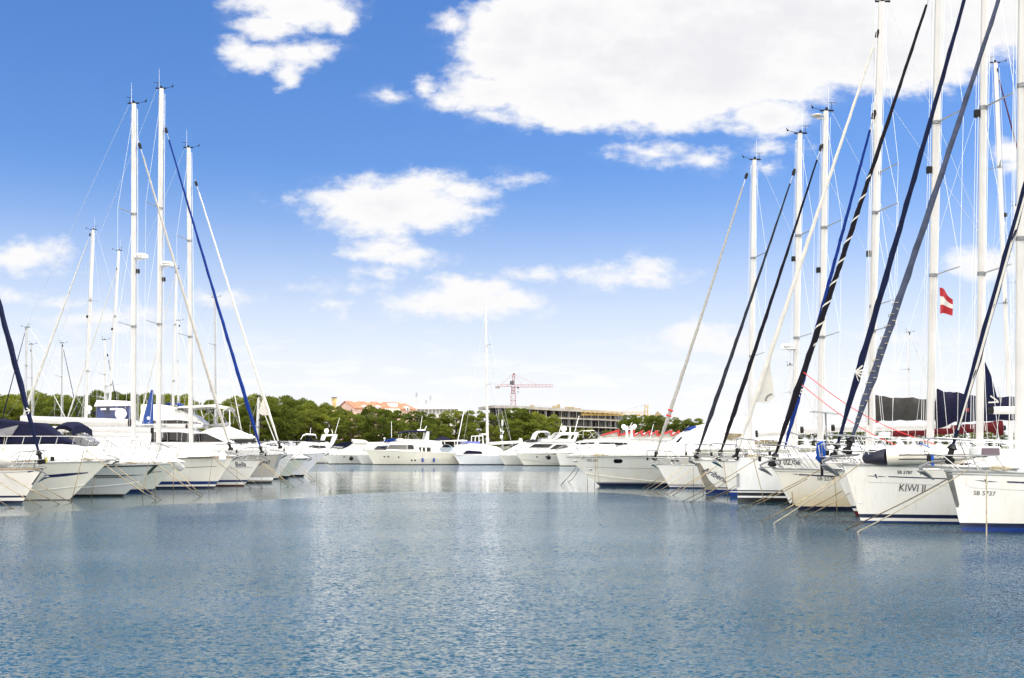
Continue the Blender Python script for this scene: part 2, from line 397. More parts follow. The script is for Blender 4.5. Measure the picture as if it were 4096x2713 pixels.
# ------------------------------------------------------------------ boats
class Boat:
    """local axes: +x towards the bow, y to port, z up from the water; origin = stem at the waterline"""
    def __init__(s, name, label, cat, stem_wl, stem_top, L, Bm, yaw, kind='sail', fs=.86, Yc=None, group=None, hullm=None, sheer_dip=0.0, flare=1.0, deck=True, plumb=False):
        s.Y = Yc or depth_of(stem_wl[1]); s.px = F / s.Y
        loc = Vector(((stem_wl[0] - 2048) / s.px, s.Y, 0))
        s.root = empty(name, loc, yaw); tag(s.root, label, cat, group)
        s.loc0 = loc; s.yaw = yaw; s.L = L; s.B = Bm; s.kind = kind
        s.near = -1 if math.cos(yaw) > 0 else 1          # sign of local y on the side towards the camera
        s.fb = H - (stem_top[1] - YH) / s.px
        d = Vector(((stem_top[0] - stem_wl[0]) / s.px, 0, 0))
        s.over = d.x * math.cos(yaw)
        s.fs = fs * s.fb; s.dip = sheer_dip; s.flare = flare; s.plumb = plumb
        s.zb = -.42
        s.hullm = hullm or gel
        s.make_hull()
        if deck: s.make_deck()
    # --- pixel measurement -> local x, z on the plane y = yo (local)
    def at(s, px, py, yo=0.0):
        c, sn = math.cos(s.yaw), math.sin(s.yaw)
        n = Vector((-sn, c, 0)); o = s.loc0 + n * yo
        d = Vector(((px - 2048) / F, 1, -(py - YH) / F)); C = Vector((0, 0, H))
        k = n.dot(o - C) / n.dot(d); p = C + d * k - s.loc0
        return (p.x * c + p.y * sn, p.z)
    # --- hull surface
    def sheer(s, t): 
        q = 1 - (1 - t) ** 1.7
        return lerp(s.fb, s.fs, q) - s.dip * math.sin(math.pi * min(1, t * 1.1)) 
    def plan(s, t):
        if s.kind == 'sail':
            if t < .56: return math.sin(math.pi / 2 * t / .56) ** .92
            return 1 - .22 * ((t - .56) / .44) ** 1.8
        if t < .5: return math.sin(math.pi / 2 * t / .5) ** .80
        return 1 - .08 * ((t - .5) / .5) ** 2
    def stemx(s, z):
        if z >= 0: return s.over * (z / s.fb)
        return s.over * (z / s.fb) * 1.4 - .25 * z * z
    def half(s, t, z):
        zs = s.sheer(t); v = max(0., min(1., (z - s.zb) / (zs - s.zb)))
        w = max(0., 1 - t / .5) ** 1.1
        if s.kind == 'sail': gm, gb = v ** .22, v ** .62
        else: gm, gb = v ** .14, v ** (1.0 * s.flare)
        return s.B / 2 * s.plan(t) * lerp(gm, gb, w) + (0.025 if t < .003 else 0.0) * v
    def x(s, t, z): return -s.L * t + s.stemx(z) * (1 - t) ** 3
    def pt(s, t, z, side): return Vector((s.x(t, z), side * s.half(t, z), z))
    def t_at(s, x, z):
        a, b = 0., 1.
        for _ in range(30):
            m = (a + b) / 2
            if s.x(m, z) > x: a = m
            else: b = m
        return (a + b) / 2
    def halfx(s, x, z): return s.half(s.t_at(x, z), z)
    def deckz(s, x):
        t = s.t_at(x, s.fb); return s.sheer(t)
    def deckhalf(s, x):
        t = s.t_at(x, s.sheer(s.t_at(x, s.fb))); return s.half(t, s.sheer(t))
    def hpt(s, px, py):
        """local x, z of a mark on the near side of the hull"""
        yo = 0.3 * s.near
        for _ in range(8):
            x, z = s.at(px, py, yo); yo = s.near * s.halfx(min(x, s.over), min(z, s.sheer(s.t_at(x, s.fb))))
        return x, z
    def make_hull(s):
        b = MB(); nt, nz = 26, 12
        ts = [(i / nt) ** 1.5 for i in range(nt + 1)]
        for side in (1, -1):
            vs, fs = [], []
            for t in ts:
                zs = s.sheer(t)
                for j in range(nz + 1):
                    vs.append(s.pt(t, lerp(s.zb, zs, j / nz), side))
            for i in range(nt):
                for j in range(nz):
                    q = (i * (nz + 1) + j, (i + 1) * (nz + 1) + j, (i + 1) * (nz + 1) + j + 1, i * (nz + 1) + j + 1)
                    fs.append(q if side > 0 else q[::-1])
            b.add(vs, fs)
        # stem strip and transom
        stem = [[s.pt(0, lerp(s.zb, s.fb, j / nz), sd) for sd in (1, -1)] for j in range(nz + 1)]
        for j in range(nz): b.add([stem[j][0], stem[j][1], stem[j + 1][1], stem[j + 1][0]], [(0, 1, 2, 3)])
        tr = [s.pt(1, lerp(s.zb, s.sheer(1), j / nz), 1) for j in range(nz + 1)] + [s.pt(1, lerp(s.zb, s.sheer(1), j / nz), -1) for j in range(nz, -1, -1)]
        b.add(tr, [tuple(range(len(tr)))])
        s.hull = b.build('hull', s.hullm, s.root, smooth=42)
    def make_deck(s, drop=.03):
        b = MB(); n = 24; rows = []
        for i in range(n + 1):
            t = (i / n) ** 1.4; zs = s.sheer(t) - drop
            h = max(.004, s.half(t, zs) - .012); x = s.x(t, zs)
            rows.append([Vector((x, h * k, zs + (.07 * min(1, h / 1.2)) * (1 - k * k))) for k in (-1, -.6, 0, .6, 1)])
        b.loft(rows, cap=False, closed=False); s.deck = b.build('deck', deckm, s.root, smooth=60)
    def line(s, name, zf, t0, t1, r, m, n=18, out=0.0, both=True, flat=None):
        """a thin moulding along the hull; zf(t) gives its height"""
        b = MB()
        for sd in ((1, -1) if both else (s.near,)):
            b.tube([s.pt(lerp(t0, t1, i / n), zf(lerp(t0, t1, i / n)), sd) + Vector((0, sd * out, 0)) for i in range(n + 1)], r, 5)
        return b.build(name, m, s.root)
    def toe_rail(s, m=rubber, r=.028): return s.line('rubbing_strake', lambda t: s.sheer(t) - .02, 0, 1, r, m, 26)
    def band(s, name, pxs, h, m, out=.006):
        """a painted stripe on the near side (and mirrored) through photo points; h in metres (list allowed)"""
        pts = [s.hpt(*p) for p in pxs]; hs = h if isinstance(h, (list, tuple)) else [h] * len(pts)
        xs, n = [], 8
        b = MB()
        for sd in (s.near,):
            vs = []
            for i in range(len(pts) - 1):
                for j in range(n + (i == len(pts) - 2)):
                    k = j / n; x = lerp(pts[i][0], pts[i + 1][0], k); z = lerp(pts[i][1], pts[i + 1][1], k); hh = lerp(hs[i], hs[i + 1], k)
                    for q in (z - hh / 2, z + hh / 2): vs.append(Vector((x, sd * (s.halfx(x, q) + out), q)))
            b.add(vs, [(2 * i, 2 * i + 2, 2 * i + 3, 2 * i + 1) for i in range(len(vs) // 2 - 1)])
        return b.build(name, m, s.root, smooth=0)
    def patch(s, name, poly, m, out=.012):
        """a flat fitting on the near side bounded by photo points"""
        P = [s.hpt(*p) for p in poly]
        b = MB(); n = len(P)
        for sd in (s.near,):
            vs = [Vector((x, sd * (s.halfx(x, z) + out), z)) for x, z in P] + [Vector((x, sd * (s.halfx(x, z) - .01), z)) for x, z in P]
            b.add(vs, [tuple(range(n))] + [(i, (i + 1) % n, n + (i + 1) % n, n + i) for i in range(n)])
        return b.build(name, m, s.root, smooth=0)
    def text(s, txt, p0, p1, m, bold=0.0, out=.012, shear=0.0, hscale=1.0, spacing=1.0):
        """lettering on the near side whose baseline runs from photo point p0 to p1"""
        a, c = s.hpt(*p0), s.hpt(*p1)
        vs, fs = text_flat(txt, 1.0, bold, shear, spacing)
        w = max(v[0] for v in vs); ln = math.hypot(c[0] - a[0], c[1] - a[1]); k = ln / w
        dx, dz = (c[0] - a[0]) / ln, (c[1] - a[1]) / ln
        sg = 1 if dx > 0 else -1
        out_v = []
        for u, v in vs:
            u *= k; v *= k * hscale
            x = a[0] + dx * u - dz * v * sg; z = a[1] + dz * u + abs(dx) * v
            out_v.append(Vector((x, s.near * (s.halfx(x, z) + out), z)))
        b = MB(); b.add(out_v, fs); return b.build('lettering', m, s.root, smooth=0)
    # --- fittings
    def mast(s, top, bot, r=.105, m=alu, spread=(.36, .68), head=True, wires=True, swl=1.05, light=True, radar=None, cheek=.62):
        xt, zt = s.at(*top); xb, zb = s.at(*bot); zd = s.deckz(min(xb, 0)) - .05
        d = (xt - xb) / (zt - zb); x0 = xb + d * (zd - zb)
        s.mt = Vector((xt, 0, zt)); s.mb = Vector((x0, 0, zd))
        b = MB(); b.tube([s.mb, lerp(s.mb, s.mt, .8), s.mt], [r, r, r * .86], 14, flat=.66, fdir=(1, 0, 0))
        mo = b.build('mast', m, s.root)
        tips = []
        for k in spread:
            p = lerp(s.mb, s.mt, k)
            for sd in (1, -1):
                q = p + Vector((-.36 * swl, sd * .95 * swl, .10)); tips.append((sd, q))
                MB().tube([p, q], [.045, .028], 6, flat=.45, fdir=(1, 0, 0)).build('spreader', alug, mo)
            MB().cyl(p - Vector((0, 0, .05)), r * 1.06, .10, 12).build('spreader_bracket', galv, mo)
        if head:
            h = MB(); h.tube([s.mt + Vector((.22, 0, .02)), s.mt + Vector((-.28, 0, .02))], .035, 5)
            h.tube([s.mt + Vector((.05, .03, 0)), s.mt + Vector((.50, .05, .12))], .010, 4)
            h.ball(s.mt + Vector((.51, .05, .12)), .045, 6, 4); h.tube([s.mt + Vector((.51, .05, .12)), s.mt + Vector((.56, .05, .22))], .015, 4)
            h.build('wind_instrument', blackp, mo)
            a = MB(); a.tube([s.mt + Vector((-.1, -.03, 0)), s.mt + Vector((-.1, -.03, .95))], [.010, .005], 4)
            a.build('antenna', wirem, mo)
            v = MB(); v.tube([s.mt + Vector((-.2, .04, 0)), s.mt + Vector((-.2, .04, .3))], .01, 4); v.tube([s.mt + Vector((-.38, .04, .3)), s.mt + Vector((-.05, .04, .3))], .010, 4)
            v.cyl(s.mt + Vector((-.02, 0, .03)), .05, .10, 8); v.build('wind_vane', blackp, mo)
        if light:
            p = lerp(s.mb, s.mt, cheek)
            MB().box(p + Vector((r + .07, 0, 0)), (.14, .13, .20)).build('steaming_light', blackp, mo, bevel=.02)
        if radar:
            p = lerp(s.mb, s.mt, radar)
            b = MB(); b.tube([p, p + Vector((.34, 0, -.05))], .03, 6)
            c = p + Vector((.36, 0, 0))
            b.tube([c, c + Vector((0, 0, .02)), c + Vector((0, 0, .16)), c + Vector((0, 0, .22))], [.20, .30, .30, .20], 18)
            ro = b.build('radar', whitep, mo)
            vs, fs = text_flat('Raymarine', .105, .002)
            w = max(v[0] for v in vs)
            out = []
            for u, v in vs:
                an = (u - w / 2) / .305
                sg = 1 if s.near > 0 else -1
                out.append(c + Vector((-sg * math.sin(an) * .305, sg * math.cos(an) * .305, .055 + v)))
            tb = MB(); tb.add(out, fs); tb.build('lettering', inkb, mo, smooth=0)
        if wires:
            for sd in (1, -1):
                w = MB(); bx = s.mb.x - .35; bz = s.deckz(bx); by = s.deckhalf(bx) - .08
                ch = Vector((bx, sd * by, bz)); tt = [q for d_, q in tips if d_ == sd]
                w.tube([ch] + tt + [lerp(s.mb, s.mt, .985)], .0065, 4)
                if tt:
                    w.tube([ch + Vector((.15, 0, 0)), lerp(s.mb, s.mt, spread[0] - .01)], .006, 4)
                    w.tube([ch + Vector((.5, 0, 0)), lerp(s.mb, s.mt, spread[0] - .02)], .006, 4)
                    if len(tt) > 1: w.tube([tt[0], lerp(s.mb, s.mt, spread[1] - .01)], .006, 4)
                w.build('shroud', wirem, s.root)
            st = Vector((-s.L * .985, 0, s.sheer(1)))
            MB().tube([s.mt + Vector((-.2, 0, 0)), lerp(s.mt, st, .72)], .006, 4).tube([lerp(s.mt, st, .72), st + Vector((0, .9, 0))], .006, 4).tube([lerp(s.mt, st, .72), st + Vector((0, -.9, 0))], .006, 4).build('backstay', wirem, s.root)
            hl = MB()
            for q, (ox, oy) in enumerate(((r + .03, .05), (r + .05, -.06), (-r - .03, .07))):
                hl.tube([s.mb + Vector((ox + .05, oy, 1.2)), s.mt + Vector((ox, oy, -.25))], .008, 4)
            hl.build('halyard', wirem, s.root)
        s.mo = mo
        return mo
    def stay(s, bot, top, m, r0=.085, r1=.035, bare=.05, name='furled_sail', drum=True, sag=.0, spiral=None, lead=None, wob=.10, cover_to=1.0):
        r0, r1 = r0 * .88, r1 * .88
        """forestay with its rolled sail from the bow fitting up to the mast; photo points of its ends"""
        x0, z0 = s.at(*bot); x1, z1 = s.at(*top)
        a, c = Vector((x0, 0, z0)), Vector((x1, 0, z1))
        rnd = random.Random(int(x0 * 1000) + int(z1 * 777))
        n = 110; pts, rs = [], []
        ph = rnd.random() * 6
        for i in range(n + 1):
            k = i / n; p = lerp(a, c, k); p = p + Vector((-1, 0, -.3)) * (sag * 4 * k * (1 - k))
            prof = min(1, .42 + k / .12 * .58) * lerp(1, r1 / r0, max(0, (k - .12) / .88) ** .9)
            q = 1 + wob * (.5 * math.sin(31 * k + ph) + .35 * math.sin(83 * k + 2 * ph) + .15 * (rnd.random() - .5))
            pts.append(p); rs.append(r0 * prof * q)
        b = MB(); rings = []; e1 = Vector((0, 1, 0)); e2 = (c - a).normalized().cross(e1); turns_ = rnd.uniform(9, 15)
        for i, (p, r) in enumerate(zip(pts, rs)):       # the rolled cloth: its outer edge winds round the roll as a soft fold
            ph_ = 2 * math.pi * turns_ * i / n
            rings.append([p + (e1 * math.cos(t) + e2 * math.sin(t)) * r * (.95 + .20 * max(0, math.cos(t - ph_)) ** 3) for t in [2 * math.pi * j / 14 for j in range(14)]])
        b.loft(rings)
        so = b.build(name, m, s.root)
        u = (c - a).normalized()
        w = MB(); end = c + u * (c - a).length * bare
        w.tube([c, end], .018, 5)
        w.build('forestay', alu if m in (c_white, c_lgrey, c_beige) else alug, s.root)
        sw = MB(); sw.tube([c + u * .35, c + u * .50, c + u * .62], [.055, .075, .05], 8); sw.build('furler_swivel', blackp, s.root)
        if drum:
            d = MB(); d.tube([a - u * .42, a - u * .40, a - u * .30, a - u * .27, a - u * .12, a - u * .10, a], [.06, .12, .12, .06, .06, .115, .05], 14)
            d.build('furler_drum', blackp, s.root)
        if spiral:
            sm, turns, k0, k1, wd = spiral
            bb = MB(); N = max(40, int(turns * 18)); vs = []
            for i in range(N + 1):
                k = lerp(k0, k1, i / N); p = lerp(a, c, k) + Vector((-1, 0, -.3)) * (sag * 4 * k * (1 - k)); r = r0 * 1.16 * min(1, .42 + k / .12 * .58) * lerp(1, r1 / r0, max(0, (k - .12) / .88) ** .9)
                e1 = Vector((0, 1, 0)); e2 = u.cross(e1)
                for sg in (-.5, .5):
                    an = 2 * math.pi * turns * i / N + (s.near * 0.0 if turns > 1 else (0 if s.near > 0 else math.pi) + sg * wd / r0)
                    vs.append(p + u * (sg * wd if turns > 1 else 0) + (e1 * math.cos(an) + e2 * math.sin(an)) * r)
            bb.add(vs, [(2 * i, 2 * i + 1, 2 * i + 3, 2 * i + 2) for i in range(N)])
            bb.build('sail_edge_strip', sm, so)
        s.sa, s.sc, s.su = a, c, u
        return so
    def stay_clew(s, so, k, w, h, m, holes=False):
        """loose corner of the rolled sail standing out from the roll"""
        p = lerp(s.sa, s.sc, k); u = s.su; back = Vector((-1, 0, 0))
        b = MB(); th = Vector((0, .012, 0))
        poly = [p + u * h, p, p + back * w * .75 - u * .02 * h, p + back * w + u * .12 * h]
        b.prism(poly, th, -th); o = b.build('clew', m, so, smooth=0)
        if holes:
            bb = MB()
            for sd in (1, -1):
                vs = []; N = 14; c = p + back * w * .95 - u * (-.02 * h)
                for i in range(N + 1):
                    an = math.pi * (.5 + .5 * i / N)
                    for rr in (.30, .40):
                        q = c + Vector((math.cos(an) * -1, 0, math.sin(an))) * w * rr * 1.15
                        q = c + Vector((rr * w * abs(math.cos(an)), 0, rr * w * math.sin(an)))
                        vs.append(q + Vector((0, sd * .016, 0)))
                bb.add(vs, [(2 * i, 2 * i + 1, 2 * i + 3, 2 * i + 2) for i in range(N)])
            bb.build('clew_patch', inkb, so, smooth=0)
            hb = MB()
            for sd in (1, -1):
                for i in range(6):
                    an = math.pi * (.56 + .38 * i / 5)
                    q = c + Vector((.35 * w * abs(math.cos(an)), sd * .018, .35 * w * math.sin(an)))
                    hb.add([q + Vector((.022 * w * math.cos(t), 0, .022 * w * math.sin(t))) for t in [j * math.pi / 3 for j in range(6)]], [tuple(range(6))])
            hb.build('clew_rings', whitep, so, smooth=0)
        return o
    def boom(s, p0, p1, r=.085, m=alu, cover=None, cov_h=(.55, .25), cov_from=0.02, cov_to=.97, flat=.6, end=True, cov_pow=.7):
        x0, z0 = s.at(*p0); x1, z1 = s.at(*p1); a, c = Vector((x0, 0, z0)), Vector((x1, 0, z1))
        b = MB(); b.tube([a, c], r, 12, flat=flat, fdir=(0, 0, 1)); bo = b.build('boom', m, s.root)
        if end:
            d = (c - a).normalized()
            MB().tube([a - d * .02, a + d * .09], r * 1.03, 12, flat=flat * 1.06, fdir=(0, 0, 1)).build('boom_end', blackp, bo)
        s.ba, s.bc = a, c
        if cover:
            b = MB(); rings = []; n = 44; rnd = random.Random(int(x0 * 91)); f1, f2 = rnd.random() * 6, rnd.random() * 6
            for i in range(n + 1):
                k = i / n; p = lerp(a, c, lerp(cov_from, cov_to, k)); hh = lerp(cov_h[0], cov_h[1], k ** cov_pow) * (1 + .045 * math.sin(k * 17 + f1) + .025 * math.sin(k * 47 + f2) + .02 * (rnd.random() - .5))
                if i == 0: hh *= .92
                wd = .17 * (.9 + .14 * math.sin(k * 31 + f2) + .10 * math.sin(k * 74 + f1)); lo = r * (1.25 + 1.6 * max(0, 1 - k / .12))
                prof = [(-.55, 0), (-.9, .25), (-.7, .7), (-.22, 1), (.22, 1), (.7, .7), (.9, .25), (.55, 0)]
                rings.append([p + Vector((0, wd * u, -lo + (hh + lo) * v + .018 * math.sin(i * .9 + u * 5))) for u, v in prof])
            b.loft(rings); b.build('sail_cover', cover, s.root, smooth=50)
        return bo
    def pulpit(s, aft=1.35, h=.62, out=.25, r=.014, mid=True):
        b = MB(); zt = s.fb
        pts = {}
        for sd in (1, -1):
            ya = s.deckhalf(s.over - aft) - .05; za = s.deckz(s.over - aft)
            y2 = s.deckhalf(s.over - aft * .68) - .03
            foot = Vector((s.over - aft, sd * ya, za)); up = Vector((s.over - aft * .62, sd * y2, za + h))
            fr = Vector((s.over + out - .12, sd * .27, zt + h + .02)); tip = Vector((s.over + out, sd * .14, zt + h - .03)); dn = Vector((s.over + out - .03, sd * .10, zt + h * .52))
            dn2 = Vector((s.over + out - .3, sd * .16, zt + h * .47))
            b.tube([foot, lerp(foot, up, .85), up + Vector((.10, 0, -.02)), up + Vector((.22, 0, 0)), fr, tip, dn, dn2, Vector((s.over - aft * .62, sd * y2, za + h * .46))], r, 6)
            b.tube([dn2, Vector((s.over - .28, sd * .12, zt))], r, 6)
            b.tube([Vector((s.over - aft * .55, sd * y2, za + h * .46)), Vector((s.over - aft * .8, sd * (s.deckhalf(s.over - aft * .8) - .04), za))], r, 6)
            if mid: b.tube([Vector((s.over - aft * .3, sd * (s.deckhalf(s.over - aft * .3) * .9), zt + h)), Vector((s.over - aft * .55, sd * (s.deckhalf(s.over - aft * .55) - .03), za))], r, 6)
        b.tube([Vector((s.over + out - .02, .13, zt + h * .6)), Vector((s.over + out - .02, -.13, zt + h * .6))], r, 6)
        s.pul = (s.over - aft * .62, h)
        b.build('pulpit', steel, s.root)
        MB().box((s.over + out - .02, .16 * s.near, zt + h * .38), (.08, .06, .13)).build('navigation_light', blackp, s.root, bevel=.01)
    def lifelines(s, n=4, h=.6, x1=None):
        xa, hh = s.pul; x1 = x1 or -s.L * .9
        for sd in (1, -1):
            w = MB(); tops = [Vector((xa, sd * (s.deckhalf(xa) - .03), s.deckz(xa) + hh))]
            for i in range(n):
                x = lerp(xa, x1, (i + 1) / n); p = Vector((x, sd * (s.deckhalf(x) - .05), s.deckz(x)))
                MB().tube([p, p + Vector((0, 0, h))], .013, 6).build('stanchion', steel, s.root)
                tops.append(p + Vector((0, 0, h)))
            w.tube(tops, .0055, 4); w.tube([p - Vector((0, 0, h * .5)) for p in tops], .0055, 4)
            w.build('lifeline', wirem, s.root)
    def anchor(s, kind='plough', ox=0.0, m=galv, sc=1.0, dz=0.0):
        """anchor stowed on the bow roller, hanging over the stem"""
        sd = s.near; o = Vector((s.over + .10 + ox, sd * .06, s.fb + .12 + dz)); b = MB()
        R_ = MB(); R_.box((s.over - .02 + ox, 0.02 * sd, s.fb + .015), (.40, .14, .04)); R_.build('bow_roller', steel, s.root, bevel=.01)
        b.tube([o + Vector((-.75, 0, .10)), o + Vector((-.1, 0, .05)), o + Vector((.14, 0, -.06)), o + Vector((.10, 0, -.24 * sc))], [.022, .026, .032, .03], 6, flat=.6)
        c = o + Vector((.10, 0, -.22 * sc))
        tipp = c + Vector((-.30 * sc, 0, -.15 * sc))
        for q in (1, -1):
            poly = [c + Vector((.10, 0, .06)), c + Vector((-.02, q * .15 * sc, .07 * sc)), c + Vector((-.18 * sc, q * .10 * sc, -.04)), tipp]
            b.prism(poly, (0, 0, .012), (.008, 0, -.012))
        b.build('anchor', m, s.root, smooth=30)
    def coachroof(s, x0, x1, h=.36, w=1.0, m=gel, windows=True, wm=glass, nose=.9):
        """low cabin trunk from x0 (front) to x1 (aft)"""
        b = MB(); rings = []; n = 12
        for i in range(n + 1):
            k = i / n; x = lerp(x0, x1, k); z = s.deckz(x) - .02
            hh = h * min(1, (k * (x0 - x1) / nose + .04)) ** .8
            ww = min(w, s.deckhalf(x) - .38) * (min(1, .55 + k * 2.2))
            rings.append([Vector((x, ww * u, z + hh * v)) for u, v in ((-1, 0), (-.95, .55), (-.86, .9), (-.5, 1.06), (0, 1.12), (.5, 1.06), (.86, .9), (.95, .55), (1, 0))])
        b.loft(rings, closed=False); b.add(rings[0], [tuple(range(9))]); b.add(rings[-1], [tuple(range(9))[::-1]])
        co = b.build('coachroof', m, s.root, smooth=40)
        if windows:
            for sd in (1, -1):
                for (ka, kb) in ((.36, .58), (.64, .88)):
                    wv = []
                    for k, v in ((ka, .30), (ka + .02, .72), (kb - .02, .78), (kb, .30)):
                        x = lerp(x0, x1, k); ww = min(w, s.deckhalf(x) - .38); z = s.deckz(x) - .02
                        wv.append(Vector((x, sd * (ww * lerp(1, .9, v) + .012), z + h * v)))
                    MB().prism(wv, (0, .004, 0), (0, -.02, 0)).build('window', wm, s.root, smooth=0)
        return co
    def sprayhood(s, xa, m=c_navy, w=1.05, h=.62, ln=1.2):
        b = MB(); rings = []; z = s.deckz(xa) + .28
        for i in range(7):
            k = i / 6; x = xa - ln * k; hh = h * math.sin(math.pi / 2 * min(1, .12 + k * 1.2)); 
            rings.append([Vector((x, w * math.cos(t), z + hh * math.sin(t) ** .7)) for t in [math.pi * j / 10 for j in range(11)]])
        b.loft(rings, cap=False, closed=False); b.build('sprayhood', m, s.root, smooth=60)
    # --- superstructures traced from the side
    def wfun(s, w, x, margin):
        return max(.10, min(w, s.deckhalf(min(x, s.over * .98)) - margin))
    def block(s, name, pxs, w, m, margin=.22, tum=.18, zref=None, bevel=.04, yo=None, parent=None, local=False):
        P = [s.at(px, py, s.near * (w * .85 if yo is None else yo)) for px, py in pxs] if not local else pxs
        zr = min(z for _, z in P) if zref is None else zref
        def hy(x, z): return max(.06, s.wfun(w, x, margin) - tum * max(0, z - zr))
        b = MB(); n = len(P)
        # refine long edges so the sides follow the plan shape
        Q = []
        for i in range(n):
            a, c = P[i], P[(i + 1) % n]; k = max(1, int(abs(a[0] - c[0]) / .7))
            for j in range(k): Q.append((lerp(a[0], c[0], j / k), lerp(a[1], c[1], j / k)))
        n = len(Q)
        A = [Vector((x, hy(x, z), z)) for x, z in Q]; C = [Vector((x, -hy(x, z), z)) for x, z in Q]
        b.add(A + C, [tuple(range(n)), tuple(range(n, 2 * n))[::-1]] + [(j, n + j, n + (j + 1) % n, (j + 1) % n) for j in range(n)])
        o = b.build(name, m, parent or s.root, smooth=38, bevel=bevel)
        s.hy = hy; s.bl = (w, margin, tum, zr)
        return o
    def pane(s, pxs, m=glass, name='window', out=.02, parent=None, both=True):
        """window in the sides of the last block"""
        w, mg, tum, zr = s.bl
        P = [s.at(px, py, s.near * w * .9) for px, py in pxs]
        xs = sorted({round(x, 4) for x, z in P}); X = []
        for a, c in zip(xs, xs[1:]):
            k = max(1, int((c - a) / .22)); X += [lerp(a, c, j / k) for j in range(k)]
        X.append(xs[-1]); cols = []
        for x in X:                      # height range of the window at each station, so the pane follows the curved side
            xq = min(max(x, xs[0] + 1e-4), xs[-1] - 1e-4); zs = []
            for (ax, az), (bx, bz) in zip(P, P[1:] + P[:1]):
                if (ax - xq) * (bx - xq) <= 0 and abs(ax - bx) > 1e-9: zs.append(az + (bz - az) * (xq - ax) / (bx - ax))
            if len(zs) >= 2: cols.append((x, min(zs), max(zs)))
        for sd in ((1, -1) if both else (s.near,)):
            b = MB(); rings = [[Vector((x, sd * (s.hy(x, z) + o_), z)) for z, o_ in ((z0, out), (z1, out), (z1, -.02), (z0, -.02))] for x, z0, z1 in cols]
            b.loft(rings); b.build(name, m, parent or s.root, smooth=0)
    def rail(s, pxs, posts=6, r=.013, yo=None, inset=.10, mids=1, name='bow_rail', foot=None):
        """guard rail; photo points of its top on the near side, posts slanting to the deck edge"""
        yo = yo if yo is not None else s.B * .35
        P = [s.at(px, py, s.near * yo) for px, py in pxs]
        b = MB()
        for sd in (1, -1):
            top = []
            for x, z in P:
                top.append(Vector((x, sd * max(.08, (s.deckhalf(min(x, s.over)) - inset) if x < s.over - .02 else .08), z)))
            b.tube(top, r, 6)
            L_ = [0]
            for i in range(len(top) - 1): L_.append(L_[-1] + (top[i + 1] - top[i]).length)
            mid = []
            for q in range(posts):
                d = L_[-1] * (q + .3) / posts; i = max(j for j in range(len(L_) - 1) if L_[j] <= d); p = lerp(top[i], top[i + 1], (d - L_[i]) / max(1e-6, L_[i + 1] - L_[i]))
                x = min(p.x - .25, s.over - .1); f = Vector((x, sd * max(.05, s.deckhalf(x) - inset * .8), s.deckz(x) - .02 if foot is None else foot))
                b.tube([f, p], r * .9, 5); mid.append(lerp(f, p, .52))
            if mids and len(mid) > 1: b.tube(mid, r * .55, 4)
        if P[0][0] > s.over - 1.2 or P[-1][0] > s.over - 1.2:
            e = 0 if P[0][0] > P[-1][0] else -1
            x, z = P[e]; y = max(.08, (s.deckhalf(min(x, s.over)) - inset) if x < s.over - .02 else .08)
            b.tube([Vector((x, y, z)), Vector((x + .05, 0, z)), Vector((x, -y, z))], r, 6)
        return b.build(name, steel, s.root)
    def dome(s, px, py, r, m=whitep, y=0.0, name='satellite_dome', stalk=.25):
        x, z = s.at(px, py, y); b = MB()
        b.ball((x, y, z), r, 14, 10); b.tube([Vector((x, y, z - r - stalk)), Vector((x, y, z - r * .8)), Vector((x, y, z - r * .3))], [r * .35, r * .4, r * .95], 12)
        return b.build(name, m, s.root)
    def pole(s, p0, p1, r=.02, m=whitep, y=0.0, name='antenna', n=6, r1=None):
        a, c = s.at(*p0, y), s.at(*p1, y)
        return MB().tube([(a[0], y, a[1]), (c[0], y, c[1])], [r, r if r1 is None else r1], n).build(name, m, s.root)
    def arch(s, pxs, wid, w, m=gel, name='radar_arch', thick=.0):
        """arch across the boat: a traced side frame on each side and a beam over the top"""
        P = [s.at(px, py, s.near * w) for px, py in pxs]
        b = MB()
        for sd in (1, -1): b.prism([Vector((x, sd * w, z)) for x, z in P], (0, .06, 0), (0, -.06, 0))
        zt = max(z for _, z in P); xs = [x for x, z in P if z > zt - .25]
        b.box(((min(xs) + max(xs)) / 2, 0, zt - .06), (max(xs) - min(xs), 2 * w - .13, .11))
        return b.build(name, m, s.root, bevel=.02)
    def canopy(s, pxs, w, m, name='bimini', th=.05, crown=.12, legs=(), parent=None):
        """fabric top stretched over hoops; photo points of its edge from front to back"""
        P = [s.at(px, py, s.near * w) for px, py in pxs]; b = MB(); rows = []
        for x, z in P: rows.append([Vector((x, w * u, z + crown * (1 - u * u))) for u in (-1, -.6, -.2, .2, .6, 1)])
        n = 6; vs = [p for r_ in rows for p in r_]; lo = [p - Vector((0, 0, th)) for p in vs]; fs = []
        for i in range(len(rows) - 1):
            for j in range(n - 1):
                q = (i * n + j, i * n + j + 1, (i + 1) * n + j + 1, (i + 1) * n + j); fs.append(q); fs.append(tuple(len(vs) + k for k in q[::-1]))
        ring = [j for j in range(n)] + [i * n + n - 1 for i in range(1, len(rows))] + [(len(rows) - 1) * n + j for j in range(n - 2, -1, -1)] + [i * n for i in range(len(rows) - 2, 0, -1)]
        for a_, c_ in zip(ring, ring[1:] + ring[:1]): fs.append((c_, a_, a_ + len(vs), c_ + len(vs)))
        b.add(vs + lo, fs); o = b.build(name, m, s.root, smooth=50)
        if legs:
            f = MB()
            for p0, p1 in legs:
                a_, c_ = s.at(*p0, s.near * w), s.at(*p1, s.near * w)
                for sd in (1, -1): f.tube([(a_[0], sd * w, a_[1]), (c_[0], sd * w, c_[1])], .016, 6)
            f.build('canopy_frame', steel, s.root)
        return o

